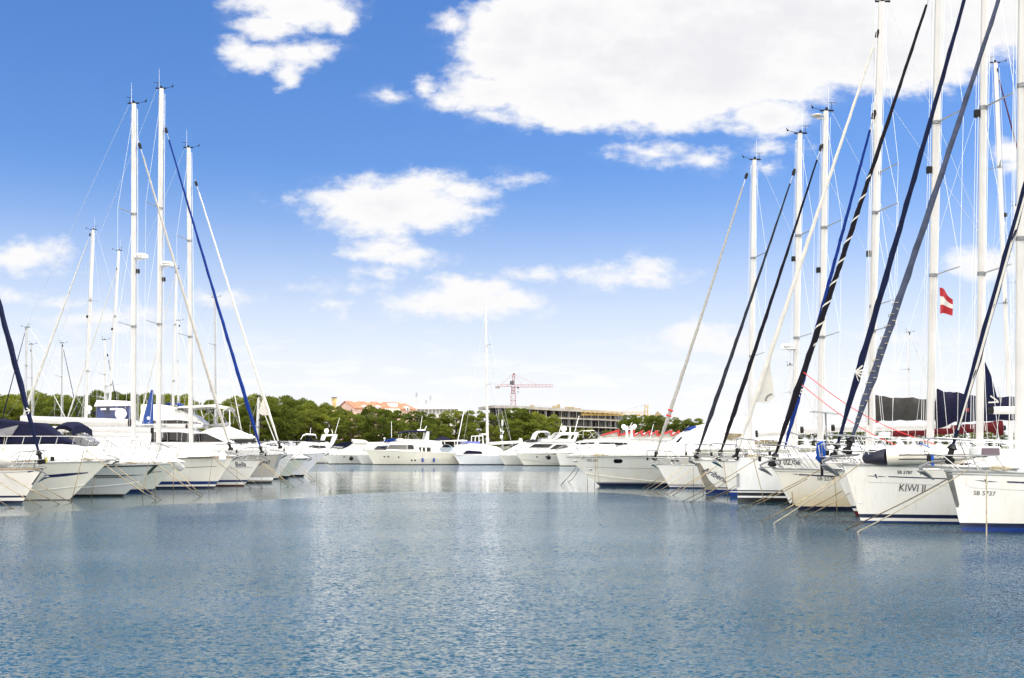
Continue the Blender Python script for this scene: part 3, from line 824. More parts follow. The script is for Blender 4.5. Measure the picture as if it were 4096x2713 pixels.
def mooring(p0, Y0, p1, label, m=ropem, r=.013, sag=.03, group='mooring lines running down into the water', vertical=False):
    a = W(p0[0], p0[1], Y0); Y1 = depth_of(p1[1]) if not vertical else Y0
    c = W(p1[0], p1[1], Y1)
    if vertical: c.z = min(c.z, -.05)
    rnd = random.Random(int(p0[0] * 7 + p1[1])); pts = []
    n = 10
    for i in range(n + 1):
        k = i / n; p = lerp(a, c, k); p.z -= sag * (c - a).length * 4 * k * (1 - k) * .5; pts.append(p)
    e = pts[-1] + (pts[-1] - pts[-2]).normalized() * .25; pts.append(e)
    o = MB().tube([p - a for p in pts], r, 6).build('mooring_line', m, None, loc=a)
    tag(o, label, 'rope', group)
    return o
PI = math.pi
SG = 'sailing yachts moored bow out'; MG = 'motor yachts moored bow out'
def sail(label, wl, top, L, Bm, yaw, hm, **k): return Boat('sailing_yacht', label, 'sailing yacht', wl, top, L, Bm, yaw, 'sail', hullm=hm, group=SG, **k)
def motor(label, wl, top, L, Bm, yaw, hm, **k): return Boat('motor_yacht', label, 'motor yacht', wl, top, L, Bm, yaw, 'motor', hullm=hm, group=MG, **k)
WHT = (.78, .765, .72); CRM = (.76, .72, .63)
def emblem(b, pxs):          # arrow and lozenge cove line near the bow
    for nm, p, h in pxs: b.band(nm, p, h, inkn, out=.007)
def ball_fender(b, px, py, r, m, label, yo):
    x, z = b.at(px, py, b.near * yo); c = Vector((x, b.near * yo, z)); w = b.root.matrix_basis @ c
    o = empty('fender', w); tag(o, label, 'fender', 'fenders hung over the sides')
    MB().ball((0, 0, 0), r, 14, 10).build('fender_ball', m, o)
    MB().tube([(0, 0, r * .9), (0, 0, r * 1.3)], .035, 6).tube([(0, 0, r * 1.2), (0.03, -b.near * .04, r * 1.3 + .35)], .01, 5).build('lanyard', ropel, o)
    return o
def cyl_fender(b, px, py, r, h, m, label):
    x, z = b.hpt(px, py); y = b.near * (b.halfx(x, z) + r + .01); w = b.root.matrix_basis @ Vector((x, y, z))
    o = empty('fender', w); tag(o, label, 'fender', 'fenders hung over the sides')
    MB().tube([(0, 0, -h / 2), (0, 0, -h / 2 + r * .6), (0, 0, h / 2 - r * .6), (0, 0, h / 2)], [r * .45, r, r, r * .45], 14).build('fender_body', m, o)
    MB().tube([(0, 0, h / 2), (0, 0, h / 2 + .5)], .012, 5).build('lanyard', ropel, o)
    return o
def port(b, px, py, r, sq=1.0):
    x, z = b.hpt(px, py); s = b.near
    vs = [Vector((x + r * sq * math.cos(t), s * (b.halfx(x, z) + .012), z + r * math.sin(t))) for t in [2 * PI * j / 14 for j in range(14)]]
    MB().prism(vs, (0, 0, 0), (0, -s * .05, 0)).build('porthole', glass, b.root, smooth=0)

# ================================================================ right hand row, nearest first
def right_row():
    # nearest yacht, cut by the frame
    b = sail('white sailing yacht lettered SB 5737, nearest the camera, cut by the right frame edge', (3849, 2129), (3780, 1880), 11.5, 3.0, PI,
             hull_mat('hull_paint_nearest', WHT, [(-1, .11, (.006, .03, .17)), (.11, .20, NAVY)]), Yc=24.13)
    b.toe_rail(rubber, .03); b.line('rubbing_strake', lambda t: b.sheer(t) - .085, .0, 1, .012, rubber)
    b.patch('stem_plate', [(3781, 1884), (3806, 1886), (3836, 2018), (3833, 2030), (3824, 2029)], mat('grey_stem_plate', (.13, .135, .13), .5, .4, vary=.3))
    emblem(b, [('cove_line', [(3898, 1921), (3936, 1925)], [.004, .022]), ('cove_line', [(3952, 1926), (3990, 1928)], [.022, .006]), ('cove_line', [(4028, 1928), (4200, 1935)], [.03, .03]),
               ('cove_emblem', [(3937, 1920), (3944, 1926), (3950, 1931)], [.02, .075, .02])])
    b.band('moulding', [(3862, 1935), (3880, 1951), (4150, 1965)], .007, rubber)
    b.text('SB 5737', (3891, 1980), (3980, 1984), inkb, hscale=1.05)
    MB().ball((b.at(3863, 2050, .12)[0], .2, b.at(3863, 2050, .2)[1]), .025, 8, 5).build('skin_fitting', whitep, b.root)
    b.stay((3813, 1778), (4620, -1090), c_navy2, .088, .04, spiral=(c_white, .06, .02, .95, .05), wob=.06)
    b.mast((4650, -1250), (4632, 1700), .12, spread=(.36, .68), head=False, light=False)
    b.pulpit(1.15, .66, .42); b.lifelines(4); b.anchor(sc=.9, ox=.32)
    b.coachroof(-1.15, -7.5, .42, .95)
    x, z = b.at(3957, 1806, .35)
    hb = MB(); hb.box((x, .1, z), (.46, .62, .20)); h = hb.build('deck_hatch', whitep, b.root, bevel=.04)
    for q in (1, -1): MB().box((x, .1 + q * .313, z), (.38, .012, .145)).build('window', glassv, h)
    b.line('cove_line', lambda t: b.sheer(t) + .16, .10, .6, .001, inkn) if False else None
    coil(b, (4020, 1868), .16); 
    # KIWI II
    b = sail('white sailing yacht lettered SB 5787 with an upturned dinghy on its foredeck', (3446, 2090), (3369, 1854), 11.5, 3.0, PI,
             hull_mat('hull_paint_dinghy_yacht', WHT, [(-1, .055, (.006, .03, .15)), (.125, .215, NAVY)]), Yc=27.2)
    b.toe_rail(rubber, .032)
    emblem(b, [('cove_line', [(3466, 1904), (3500, 1905)], [.004, .022]), ('cove_line', [(3512, 1906), (3542, 1907)], [.022, .006]), ('cove_line', [(3553, 1907), (3800, 1916)], .024),
               ('cove_emblem', [(3498, 1897), (3504, 1905), (3509, 1913)], [.02, .09, .02])])
    b.band('moulding', [(3466, 1918), (3476, 1930), (3600, 1933), (3790, 1945)], .007, rubber)
    b.text('SB 5787', (3588, 1895), (3648, 1897), inkb, bold=.012, hscale=1.1)
    b.text('KIWI II', (3593, 1964), (3699, 1968), inkb, hscale=1.22)
    MB().ball((b.at(3440, 2011, .15)[0], .16, b.at(3440, 2011, .2)[1]), .03, 8, 5).build('skin_fitting', whitep, b.root)
    b.stay((3408, 1750), (4030, -110), c_slate, .105, .05, wob=.05, sag=.03)
    cords(b, .03, .30, 11, ropel)
    b.mast((4098, -520), (4081, 1700), .13, spread=(.385, .64), head=False, light=False)
    b.pulpit(1.25, .66, .42); b.lifelines(4); b.anchor(sc=1.0, ox=.25); b.coachroof(-2.6, -7.5, .36, .95)
    coil(b, (3600, 1850), .2)
    dinghy(b)
    # hull between, mostly hidden
    b = sail('white sailing yacht with a red bottom, showing only its bow between two lettered yachts', (3425, 2067), (3333, 1879), 11, 2.5, PI,
             hull_mat('hull_paint_red_bottom', WHT, [(-1, .14, (.10, .012, .016)), (.21, .27, NAVY)]), Yc=29.9)
    b.toe_rail(rubber, .025)
    b.stay((3352, 1772), (3938, -290), c_navy2, .10, .045, wob=.08, sag=.02)
    lashing(b, .135, c_white, 5)
    b.mast((3944, -430), (3919, 1700), .10, spread=(.345, .63), light=True, head=False)
    b.pulpit(1.1, .66, .35); b.lifelines(4); b.anchor(sc=1.3, ox=.0, dz=.16); b.coachroof(-2.6, -7, .34, .8)
    b.boom((3958, 1642), (4420, 1640), .10)
    P = [b.at(*p) for p in ((3936, 1442), (3937, 1612), (3992, 1608), (3962, 1500))]
    sb = MB().prism([Vector((x, 0, z)) for x, z in P], (0, .05, 0), (0, -.05, 0)).build('sail_bag', c_navy2, b.root, bevel=.02)
    for (p, q) in (((3986, 1548), (3999, 1612)), ((3957, 1585), (3986, 1605)), ((3949, 1611), (3990, 1609))):
        a, c = b.at(*p), b.at(*q); MB().tube([(a[0], .07, a[1]), (c[0], .07, c[1])], .02, 5, flat=.4).build('webbing_strap', c_white, sb)
    # SB 5278
    b = sail('cream sailing yacht lettered SB 5278 with stained lower hull and dark blue bottom', (3195, 2043), (3090, 1871), 11.5, 2.7, PI,
             hull_mat('hull_paint_stained', CRM, [(-1, .13, (.008, .010, .03))], stain=.75), Yc=32.6)
    b.toe_rail(rubber, .026); b.line('cove_line', lambda t: b.sheer(t) - .10, 0, 1, .008, rubber)
    b.band('cove_line', [(3168, 1896), (3190, 1898)], [.004, .03], inkn); b.band('cove_line', [(3195, 1899), (3345, 1906)], .036, inkn)
    b.text('SB 5278', (3267, 1921), (3337, 1924), inkb, hscale=1.12)
    b.stay((3104, 1812), (3706, 20), c_black, .105, .042, spiral=(c_white, 8, .24, .62, .07), wob=.09, sag=.02, bare=.035)
    b.mast((3762, -330), (3722, 1680), .115, spread=(.355, .63), head=False, cheek=.545)
    b.pulpit(1.2, .64, .42); b.lifelines(4); b.anchor(sc=1.0, ox=.12, dz=.02); b.coachroof(-2.4, -7.5, .36, .85)
    b.boom((3748, 1672), (4390, 1648), .11, cover=c_navy, cov_h=(.90, .36), cov_from=.0, cov_to=.9, cov_pow=.42)
    logo = b.at(3868, 1640, .22); MB().box((logo[0], .19, logo[1]), (.13, .012, .10)).build('sail_cover_badge', redp, b.root)
    bag(b, 3284, 1795)
    # courtesy flag
    fl = MB(); sx, sz = b.at(3758, 1150, .55); w, hh = .36, .76; vs = []
    for i in range(9):
        for j in range(7):
            u, v = i / 8, j / 6
            vs.append(Vector((sx - w * u, .55 + .05 * math.sin(u * 7 + v * 2), sz - hh * v - .30 * u * (1 - v) * (1 if v < .5 else .6) + .04 * math.sin(u * 5))))
    for j in range(6):
        fl.cur = 0 if j < 2 or j > 3 else 1
        for i in range(8):
            a = i * 7 + j; fl.f.append([a, a + 1, a + 8, a + 7]); fl.m.append(fl.cur)
    fl.v = vs
    tag(fl.build('courtesy_flag', [mat('flag_red', (.30, .012, .018), .9), c_white]), None)
    fo = bpy.data.objects['courtesy_flag']; M = b.root.matrix_basis.copy()
    fo.data.transform(Matrix.Translation(-vs[0])); fo.location = M @ vs[0]; fo.rotation_euler = (0, 0, PI)
    tag(fo, 'small red and white triband flag flying beside a tall mast', 'flag')
    # boat with the K registration, hidden behind SB 5278
    b = sail('white sailing yacht with a royal blue rolled foresail, hull hidden behind the stained cream yacht', (3165, 2026), (3072, 1845), 11, 2.3, PI,
             hull_mat('hull_paint_hidden', WHT, [(-1, .1, BLK)]), Yc=35.1, fs=.95)
    b.text('K 3 02306', (3085, 1858), (3201, 1860), inkb, bold=.02, hscale=1.1)
    b.stay((3138, 1795), (3480, 520), c_blue, .085, .04, bare=.06, wob=.06, drum=False)
    lashing(b, .18, c_white, 4, .34)
    b.mast((3507, 380), (3487, 1700), .085, spread=(.36, .68), head=False, light=False)
    b.pulpit(1.0, .6, .0); b.coachroof(-1.6, -7, .36, .8)
    # plumb bow with black bands
    b = sail('white plumb bowed sailing yacht with two black bands above its black bottom', (2951, 2009), (2944, 1832), 11.5, 3.0, PI,
             hull_mat('hull_paint_banded', (.80, .80, .79), [(-1, .155, BLK), (.215, .325, BLK), (.365, .405, (.02, .02, .025))]), fs=.98, Yc=37.9)
    b.patch('stem_plate', [(2946, 1892), (2957, 1896), (2958, 1950), (2947, 1948)], mat('brushed_stem_plate', (.42, .43, .43), .35, .7))
    b.stay((2955, 1792), (3492, 190), c_white, .095, .045, bare=.05, wob=.04)
    b.stay_clew(bpy.data.objects[b.root.children[-4].name] if False else [c for c in b.root.children if c.name.startswith('furled_sail')][0], .115, .62, 1.55, c_white, holes=True)
    b.mast((3527, 8), (3478, 1700), .125, spread=(.335, .625), cheek=.45)
    b.pulpit(1.15, .62, .02); b.lifelines(4); b.coachroof(-2.2, -7.5, .4, .95)
    b.boom((3494, 1668), (4020, 1662), .10, cover=c_char, cov_h=(.80, .44), cov_from=-.045, cov_to=.85, cov_pow=.55)
    coil(b, (3030, 1826), .2); solar(b)
    MB().box((b.over + .32, .1, b.fb - .02), (.62, .16, .05)).build('bow_roller', steel, b.root, bevel=.01)
    # next four
    b = sail('white sailing yacht with blue bottom and thin black rolled foresail, behind the plumb bowed yacht', (2922, 1984), (2878, 1843), 11, 2.9, PI,
             hull_mat('hull_paint_blue_bottom', WHT, [(-1, .17, (.006, .035, .20)), (.21, .27, (.006, .035, .20))]), Yc=42.2)
    b.toe_rail(rubber, .02)
    b.stay((2886, 1800), (3268, 640), c_black, .10, .035, wob=.06, sag=.02)
    b.mast((3304, 445), (3282, 1700), .115, spread=(.36, .67), cheek=.55)
    x, z = b.at(3268, 463); MB().ball((x, 0, z), .22, 12, 6, sc=(1, 1, .22)).tube([(x, 0, z - .1), (x - .38, 0, z - .12)], .03, 6).build('antenna_disc', c_beige, b.root)
    b.pulpit(1.2, .62, .35); b.lifelines(4); b.anchor(sc=1.05, m=steel); b.coachroof(-2.3, -7.2, .36, .9)
    b.boom((3328, 1712), (3800, 1700), .12)
    b = sail('white sailing yacht with a blue name slanting along its bow and a grey stem plate', (2825, 1975), (2780, 1839), 11, 3.0, PI,
             hull_mat('hull_paint_name_bow', WHT, [(-1, .16, (.006, .022, .12)), (.20, .25, NAVY)]), Yc=45.5)
    b.toe_rail(rubber, .02)
    b.patch('stem_plate', [(2783, 1852), (2800, 1853), (2868, 1958), (2824, 1961)], mat('dull_stem_plate', (.27, .25, .20), .45, .5, vary=.3))
    b.text('Aribena', (2809, 1886), (2902, 1932), inkn, hscale=1.0, bold=.01, shear=.25)
    b.stay((2796, 1795), (3160, 735), c_dgrey, .10, .035, wob=.06, sag=.02)
    b.mast((3200, 535), (3180, 1700), .115, spread=(.38, .69), radar=.345)
    b.pulpit(1.25, .62, .4); b.lifelines(4); b.anchor(sc=1.0); b.coachroof(-2.3, -7.2, .36, .9)
    b.boom((3204, 1720), (3700, 1708), .13)
    b = sail('white sailing yacht with pale grey rolled foresail bound by red cord', (2680, 1953), (2626, 1856), 10.5, 3.2, PI,
             hull_mat('hull_paint_grey_sail', WHT, [(-1, .06, (.006, .022, .12)), (.10, .13, NAVY), (.16, .18, NAVY)]), Yc=51.7)
    b.toe_rail(rubber, .02)
    b.stay((2627, 1806), (2972, 745), c_lgrey, .10, .04, wob=.04, sag=.03)
    for kk in (.135, .155):
        p = lerp(b.sa, b.sc, kk) + Vector((-1, 0, -.3)) * .03 * 4 * kk * (1 - kk); MB().tube([p - b.su * .035, p + b.su * .035], .125, 10).build('red_cord', redrope, b.root)
    b.mast((3018, 640), (3002, 1720), .11, spread=(.36, .68), light=False)
    b.pulpit(1.25, .60, .45); b.lifelines(4); b.anchor(sc=.9, m=steel); b.coachroof(-2.3, -7, .36, .95)
    b.boom((3024, 1736), (3330, 1716), .16)
    # motor yacht MD 605
    b = motor('large white motor yacht lettered MD 605 with white canvas over its windscreen', (2400, 1946), (2261, 1825), 15.0, 3.9, PI,
              hull_mat('hull_paint_motor_large', (.79, .775, .71), [(-1, .16, (.008, .014, .05)), (.175, .20, NAVY)]), Yc=54.4, fs=.92, flare=1.15)
    b.line('rubbing_strake', lambda t: b.sheer(t) - .03, 0, 1, .03, rubber, 26); b.line('knuckle', lambda t: lerp(.95, .72, t ** .6), .02, 1, .014, rubber, 26)
    b.line('spray_rail', lambda t: lerp(.62, .02, min(1, t / .36) ** .7), .0, .36, .03, gelc, 20)
    b.text('MD 605', (2347, 1847), (2392, 1848), inkb, hscale=1.15)
    b.patch('window', [(2454, 1842), (2459, 1837), (2484, 1837), (2490, 1842), (2490, 1848), (2484, 1853), (2460, 1853), (2454, 1848)], glass)
    b.patch('window', [(2678, 1846), (2684, 1840), (2712, 1841), (2716, 1847)], glass)
    for p in ((2303, 1843), (2362, 1877)): 
        x, z = b.hpt(*p); MB().ball((x, b.halfx(x, z) + .01, z), .07, 10, 5, sc=(1.5, .35, .8)).build('fairlead', steel, b.root)
    b.block('foredeck', [(2275, 1824), (2335, 1806), (2460, 1792), (2510, 1783), (2590, 1776), (2700, 1770), (2780, 1770), (2780, 1824)], 1.75, gel, .16, .25, bevel=.08)
    b.block('superstructure', [(2600, 1800), (2690, 1772), (2722, 1755), (2745, 1735), (2772, 1718), (2812, 1702), (2900, 1678), (2965, 1668), (3090, 1662), (3160, 1680), (3170, 1800)], 1.6, gel, .3, .20, bevel=.06)
    b.pane([(2899, 1733), (2972, 1735), (2960, 1747), (2925, 1761), (2900, 1758)], tanblind)
    b.pane([(3017, 1757), (3105, 1757), (3112, 1790), (3017, 1790)], tanblind)
    b.pane([(2704, 1770), (2727, 1748), (2734, 1747), (2716, 1770)], blackp, 'windscreen_frame')
    b.canopy([(2762, 1722), (2775, 1716), (2790, 1712)], 1.1, c_blue, 'cover_edge', .06)
    b.rail([(2300, 1795), (2345, 1757), (2480, 1754), (2600, 1759), (2700, 1766)], 8, .014)
    coil(b, (2405, 1806), .25)

def coil(b, px, r):
    """a loose coil of rope lying on the foredeck"""
    x, z = b.at(px[0], px[1], b.near * .5); rnd = random.Random(int(px[0])); pts = []
    for i in range(60):
        a = i * .62; q = r * (.6 + .4 * math.sin(i * .37)); pts.append((q * math.cos(a) * 1.5, q * math.sin(a), .02 + .09 * (i % 9) / 9 + .02 * rnd.random()))
    y = b.near * min(.5, b.deckhalf(x) * .7)
    o = MB().tube(pts, .014, 5).build('coiled_rope', ropel, None, loc=b.root.matrix_basis @ Vector((x, y, b.deckz(x) + .0)))
    tag(o, 'pale rope coiled on the foredeck of the ' + b.root['label'].split(' with ')[0].split(',')[0], 'rope', 'ropes coiled on foredecks')
def cords(b, k0, k1, n, m):
    w = MB()
    for i in range(n):
        p = lerp(b.sa, b.sc, lerp(k0, k1, i / n)); u = b.su; e1 = Vector((0, 1, 0)); e2 = u.cross(e1); r = .097 * 1.10 * min(1, .42 + lerp(k0, k1, i / n) / .12 * .58)
        w.tube([p + u * (.16 * q / 8) + (e1 * math.cos(q * PI / 4) + e2 * math.sin(q * PI / 4)) * r for q in range(9)], .008, 4)
    w.build('lashing_cord', m, b.root)
def lashing(b, k, m, n, ln=.42):
    """fan of webbing straps at the sail's corner"""
    p = lerp(b.sa, b.sc, k); u = b.su; e2 = Vector((0, 1, 0)).cross(u).normalized(); o = p + e2 * .10 + Vector((0, b.near * .10, 0))
    w = MB()
    for i in range(n):
        a = lerp(-1.0, 1.0, i / (n - 1)); d = (-e2 * math.cos(a) + u * math.sin(a)) * ln * .6
        w.tube([o, o + d + Vector((0, b.near * .03, 0))], .022, 5, flat=.5)
    w.build('webbing_strap', m, b.root)
def dinghy(b):
    """inflatable tender lying upside down on the foredeck"""
    x0, z0 = b.at(3446, 1822, .3); x1, z1 = b.at(3858, 1822, .3)
    xm = (x0 + x1) / 2 - .08; base = Vector((xm, 0, b.deckz(xm) + .02)); w = b.root.matrix_basis @ base
    o = empty('inflatable_dinghy', w, PI); tag(o, 'cream inflatable dinghy with navy bow lying upturned on a foredeck', 'dinghy')
    L = (x0 - x1) * .46; r = .20
    def path(n0, n1):
        pts = []
        for i in range(n0, n1 + 1):
            k = i / 24; 
            if k < .3: pts.append(Vector((lerp(-L, L * .35, k / .3), -.55, r)))
            elif k > .7: pts.append(Vector((lerp(L * .35, -L, (k - .7) / .3), .55, r)))
            else:
                a = (k - .3) / .4 * PI - PI / 2; pts.append(Vector((L * .35 + math.cos(a) * (L * .62 - r * .3), math.sin(a) * .55, r * (1 - .32 * max(0, math.cos(a)) ** 2))))
        return pts
    a = path(0, 24); n = len(a); rb = [r * q for q in (1, .88, .70, .52, .70, .88, 1)]
    MB().tube(a[:10], [r * .55] + [r] * 9, 14).build('tube', hypalon, o); MB().tube(a[9:16], rb, 14).build('bow_tube', hypnavy, o); MB().tube(a[15:], [r] * 9 + [r * .55], 14).build('tube', hypalon, o)
    fl = MB(); rows = []
    for i in range(11):
        x = lerp(-L * .88, L * .80, i / 10); hw = .50 * (1 if i < 6 else math.cos((i - 6) / 4.3 * PI / 2)); rows.append([Vector((x, hw * u, r * 1.25 + .22 * (1 - abs(u)) * min(1, (10 - i) / 4 + .3))) for u in (-1, -.5, 0, .5, 1)])
    fl.loft(rows, cap=False, closed=False); fl.build('floor', hypalon, o)
    for sd in (-1, 1):
        st = MB()
        for h in (-.35, .15): st.tube([p + Vector((0, sd * r * math.cos(h) * 1.0, r * math.sin(h) * 1.0)) for p in (a[:9] if sd < 0 else a[16:])], .014, 5)
        st.build('rubbing_strip', hypnavy, o)
    sp = MB(); xs = -L * .18
    sp.tube([Vector((xs, -.80, -.02)), Vector((xs, -.77, r)), Vector((xs, -.56, r * 2.04)), Vector((xs, 0, r * 2.5)), Vector((xs, .56, r * 2.04)), Vector((xs, .77, r)), Vector((xs, .80, -.02))], .035, 6, flat=.3, fdir=(1, 0, 0))
    sp.build('tie_down_strap', c_bright, o)
def bag(b, px, py):
    x, z = b.at(px, py, .9); w = b.root.matrix_basis @ Vector((x, .9, z)); o = empty('outboard_motor', w)
    tag(o, 'outboard motor hidden under a bright blue cover, clamped on a yacht rail', 'outboard motor')
    m = MB(); m.tube([(0, 0, -.26), (.0, 0, -.1), (.01, 0, .08), (0, 0, .17), (-.01, 0, .20)], [.14, .17, .17, .14, .05], 12, flat=.8); m.build('motor_cover', c_bright, o)
    m = MB(); m.tube([(-.10, 0, -.20), (-.02, 0, -.28), (.12, 0, -.25)], [.09, .12, .08], 10); m.build('fuel_bag', c_bright, o)
    m = MB(); m.tube([(.02, 0, -.26), (.03, 0, -.75)], [.05, .04], 8); m.build('shaft', blackp, o)
def solar(b):
    x, z = b.at(3302, 1652, .3); o = b.root
    p = MB(); p.box((x, .3, z), (.86, .62, .035), ry=-.10); p.build('solar_panel', mat('solar_panel_grey', (.30, .31, .32), .3, vary=.2), o, bevel=.006)
    xb, zb = b.at(3309, 1825, .3); MB().tube([(xb, .3, zb), (x, .3, z)], .028, 8).build('panel_post', galv, o)
    a, c = b.at(3163, 1730, .3), b.at(3278, 1768, .3); MB().tube([(a[0], .3, a[1]), (c[0], .3, c[1])], .02, 6).build('gangway_arm', galv, o)
right_row()
# ================================================================ left hand row, nearest first
def vang(b, k=.22):
    p = lerp(b.ba, b.bc, k); MB().tube([p, b.mb + Vector((.0, 0, .25))], .035, 6).build('vang', alu, b.root)
def left_row():
    b = sail('white sailing yacht with dark blue rolled foresail, cut by the left frame edge', (87, 2014), (175, 1873), 11, 2.5, 0,
             hull_mat('hull_paint_left_nearest', (.74, .70, .64), [(-1, .10, NAVY), (.20, .265, NAVY)]), Yc=36.8)
    b.toe_rail(teak, .026); b.line('toe_rail', lambda t: b.sheer(t) + .045, 0, .9, .02, alug)
    b.band('cove_line', [(-20, 1893), (112, 1887)], .012, inkn); b.band('cove_emblem', [(112, 1888), (138, 1884)], [.05, .02], inkn)
    b.patch('stem_plate', [(172, 1880), (166, 1881), (126, 1938), (131, 1941)], mat('black_stem_plate', (.03, .03, .032), .5))
    b.stay((154, 1806), (-385, -245), c_navy2, .105, .045, wob=.06, sag=.02, drum=True)
    lashing(b, .078, c_white, 3, .2)
    b.mast((-400, -420), (-400, 1750), .115, head=False, light=False)
    b.pulpit(1.25, .56, .1); b.lifelines(3); b.coachroof(-2.3, -7, .36, .8); b.anchor(sc=.9, dz=-.25, ox=-.1)
    MB().box((b.over + .30, -.05, b.fb + .30), (.11, .10, .14)).build('mooring_lantern', blackp, b.root, bevel=.02)
    MB().cyl((b.over + .08, -.05, b.fb + .18), .06, .16, 10).build('fuel_cap_cover', mat('dull_yellow_plastic', (.35, .32, .06), .5), b.root)
    ball_fender(b, 12, 1838, .27, c_beige, 'big beige ball fender lying on the foredeck of the yacht at the left frame edge', .25)
    # sports cruiser with navy canvas
    b = motor('white motor cruiser with navy canvas enclosure and a navy stripe along its flared hull', (275, 2000), (439, 1843), 11.5, 2.8, 0,
              hull_mat('hull_paint_navy_canvas', (.72, .70, .61), [(-1, .03, (.3, .3, .26))]), Yc=39.5, fs=.84, flare=1.2)
    b.line('rubbing_strake', lambda t: b.sheer(t) - .02, 0, 1, .03, rubber, 26)
    b.band('hull_stripe', [(178, 1907), (260, 1900), (352, 1891)], [.10, .10, .03], inkn)
    b.line('spray_rail', lambda t: lerp(.52, .10, min(1, t / .5) ** .6), .0, .6, .022, gelc, 20)
    b.block('foredeck', [(-250, 1850), (-250, 1775), (40, 1768), (150, 1768), (235, 1778), (330, 1795), (400, 1826), (436, 1840)], 1.3, gel, .10, .30, bevel=.08)
    b.block('cockpit_enclosure', [(-250, 1780), (-250, 1676), (-60, 1672), (70, 1687), (130, 1690), (165, 1712), (200, 1740), (262, 1774), (200, 1778)], 1.15, c_navy, .25, .22, bevel=.07)
    b.pane([(-60, 1746), (-40, 1722), (48, 1699), (24, 1745)], mat('grey_vinyl_screen', (.16, .16, .17), .3, vary=.4), 'vinyl_window')
    b.rail([(-120, 1744), (20, 1745), (250, 1744), (380, 1750), (425, 1785)], 9, .015, mids=1)
    b.anchor(sc=.75, ox=.1, m=steel); coil(b, (340, 1800), .12)
    # flared hull; grey green shade reflected off the water is put into its colour
    b = motor('pale grey motor cruiser with two thin black stripes and black bottom', (491, 1986), (638, 1857), 11.5, 2.9, 0,
              hull_mat('hull_shade_grey_green', (.54, .56, .54), [(-1, .085, BLK)]), Yc=42.6, fs=.86, flare=1.3)
    b.line('rubbing_strake', lambda t: b.sheer(t) - .05, 0, 1, .028, blackp, 26)
    b.band('hull_stripe', [(375, 1904), (470, 1904), (575, 1900)], [.055, .055, .012], inkb); b.band('hull_stripe', [(375, 1912), (470, 1911), (505, 1910)], [.03, .03, .01], inkb)
    b.patch('stem_plate', [(634, 1861), (612, 1866), (591, 1888), (588, 1902), (600, 1895)], mat('dark_green_stem_plate', (.03, .05, .04), .4))
    b.line('spray_rail', lambda t: lerp(.55, .10, min(1, t / .5) ** .6), .0, .6, .022, gel, 20)
    b.block('foredeck', [(150, 1858), (150, 1790), (330, 1785), (430, 1792), (520, 1812), (590, 1838), (630, 1853)], 1.3, gel, .10, .30, bevel=.08)
    b.block('windscreen_cover', [(215, 1795), (225, 1745), (262, 1733), (295, 1735), (352, 1768), (330, 1790)], 1.05, mat('grey_vinyl_screen', (.16, .16, .17), .3, vary=.4), .3, .2)
    b.canopy([(205, 1722), (235, 1703), (265, 1702), (288, 1716), (290, 1735)], 1.0, c_navy, 'bimini', .10, .16, legs=(((275, 1745), (288, 1725)), ((270, 1745), (258, 1722))))
    b.rail([(330, 1760), (480, 1762), (560, 1768), (610, 1775), (640, 1790)], 7, .013)
    coil(b, (520, 1810), .14)
    # small cruiser behind
    b = motor('small pale motor cruiser with covered anchor, between a grey cruiser and a blue striped yacht', (600, 1962), (721, 1853), 9.5, 2.9, 0,
              hull_mat('hull_paint_small_cruiser', (.66, .66, .58), [(-1, .13, (.006, .02, .10))]), Yc=46.6, flare=1.25)
    b.line('rubbing_strake', lambda t: b.sheer(t) - .02, 0, 1, .022, rubber, 26); b.band('hull_stripe', [(560, 1892), (647, 1887)], [.05, .02], inkn)
    b.block('foredeck', [(380, 1858), (400, 1800), (560, 1800), (640, 1822), (714, 1850)], 1.25, gel, .10, .30, bevel=.08)
    MB().tube([(b.over - .5, 0, b.fb - .02), (b.over - .05, 0, b.fb - .10), (b.over + .1, 0, b.fb - .25)], [.08, .22, .12], 8, flat=.7).build('anchor_bag', mat('clear_plastic_wrap', (.45, .45, .44), .2, alpha=.75), b.root)
    b.rail([(520, 1775), (640, 1782), (700, 1800), (712, 1815)], 5, .013)
    # beige yacht with blue stripes
    b = sail('cream sailing yacht with blue waterline stripes and a beige rolled foresail', (855, 1954), (934, 1828), 11.5, 3.0, 0,
             hull_mat('hull_paint_blue_stripes', CRM, [(-1, .10, NAVY), (.185, .33, (.01, .03, .13))]), Yc=51.3)
    b.toe_rail(teak, .024); b.band('cove_line', [(740, 1871), (866, 1866)], .02, inkn)
    b.stay((914, 1768), (572, 625), c_lgrey, .095, .04, wob=.04, sag=.02, bare=.06)
    b.mast((536, 415), (534, 1740), .12, spread=(.375, .69), cheek=.53, radar=.565)
    b.boom((522, 1691), (84, 1677), .16); vang(b)
    b.pulpit(1.3, .6, .2); b.lifelines(4); b.anchor(sc=.8); b.coachroof(-2.4, -7.5, .36, .95)
    cv = MB(); rings = []
    for i in range(9):
        k = i / 8; x = lerp(b.at(640, 1800)[0], b.at(860, 1810)[0], k); hh = .42 * math.sin(PI * min(1, .18 + k * .80)) ** .6; rings.append([Vector((x, .85 * math.cos(t), b.deckz(x) + .05 + hh * math.sin(t) ** .8)) for t in [PI * j / 8 for j in range(9)]])
    cv.loft(rings, closed=False); cv.build('foredeck_cover', c_beige, b.root)
    p = b.at(890, 1825, -.6); o = empty('horseshoe_float', b.root.matrix_basis @ Vector((p[0], -.62, p[1]))); tag(o, 'white mooring float hanging from a cream yacht bow rail', 'float')
    MB().tube([(0, 0, -.25), (0, 0, -.14), (0, 0, .1), (0, 0, .22)], [.07, .15, .15, .06], 12).build('float_body', whitep, o); MB().tube([(0, 0, .2), (0, .1, .5)], .012, 5).build('lanyard', ropel, o)
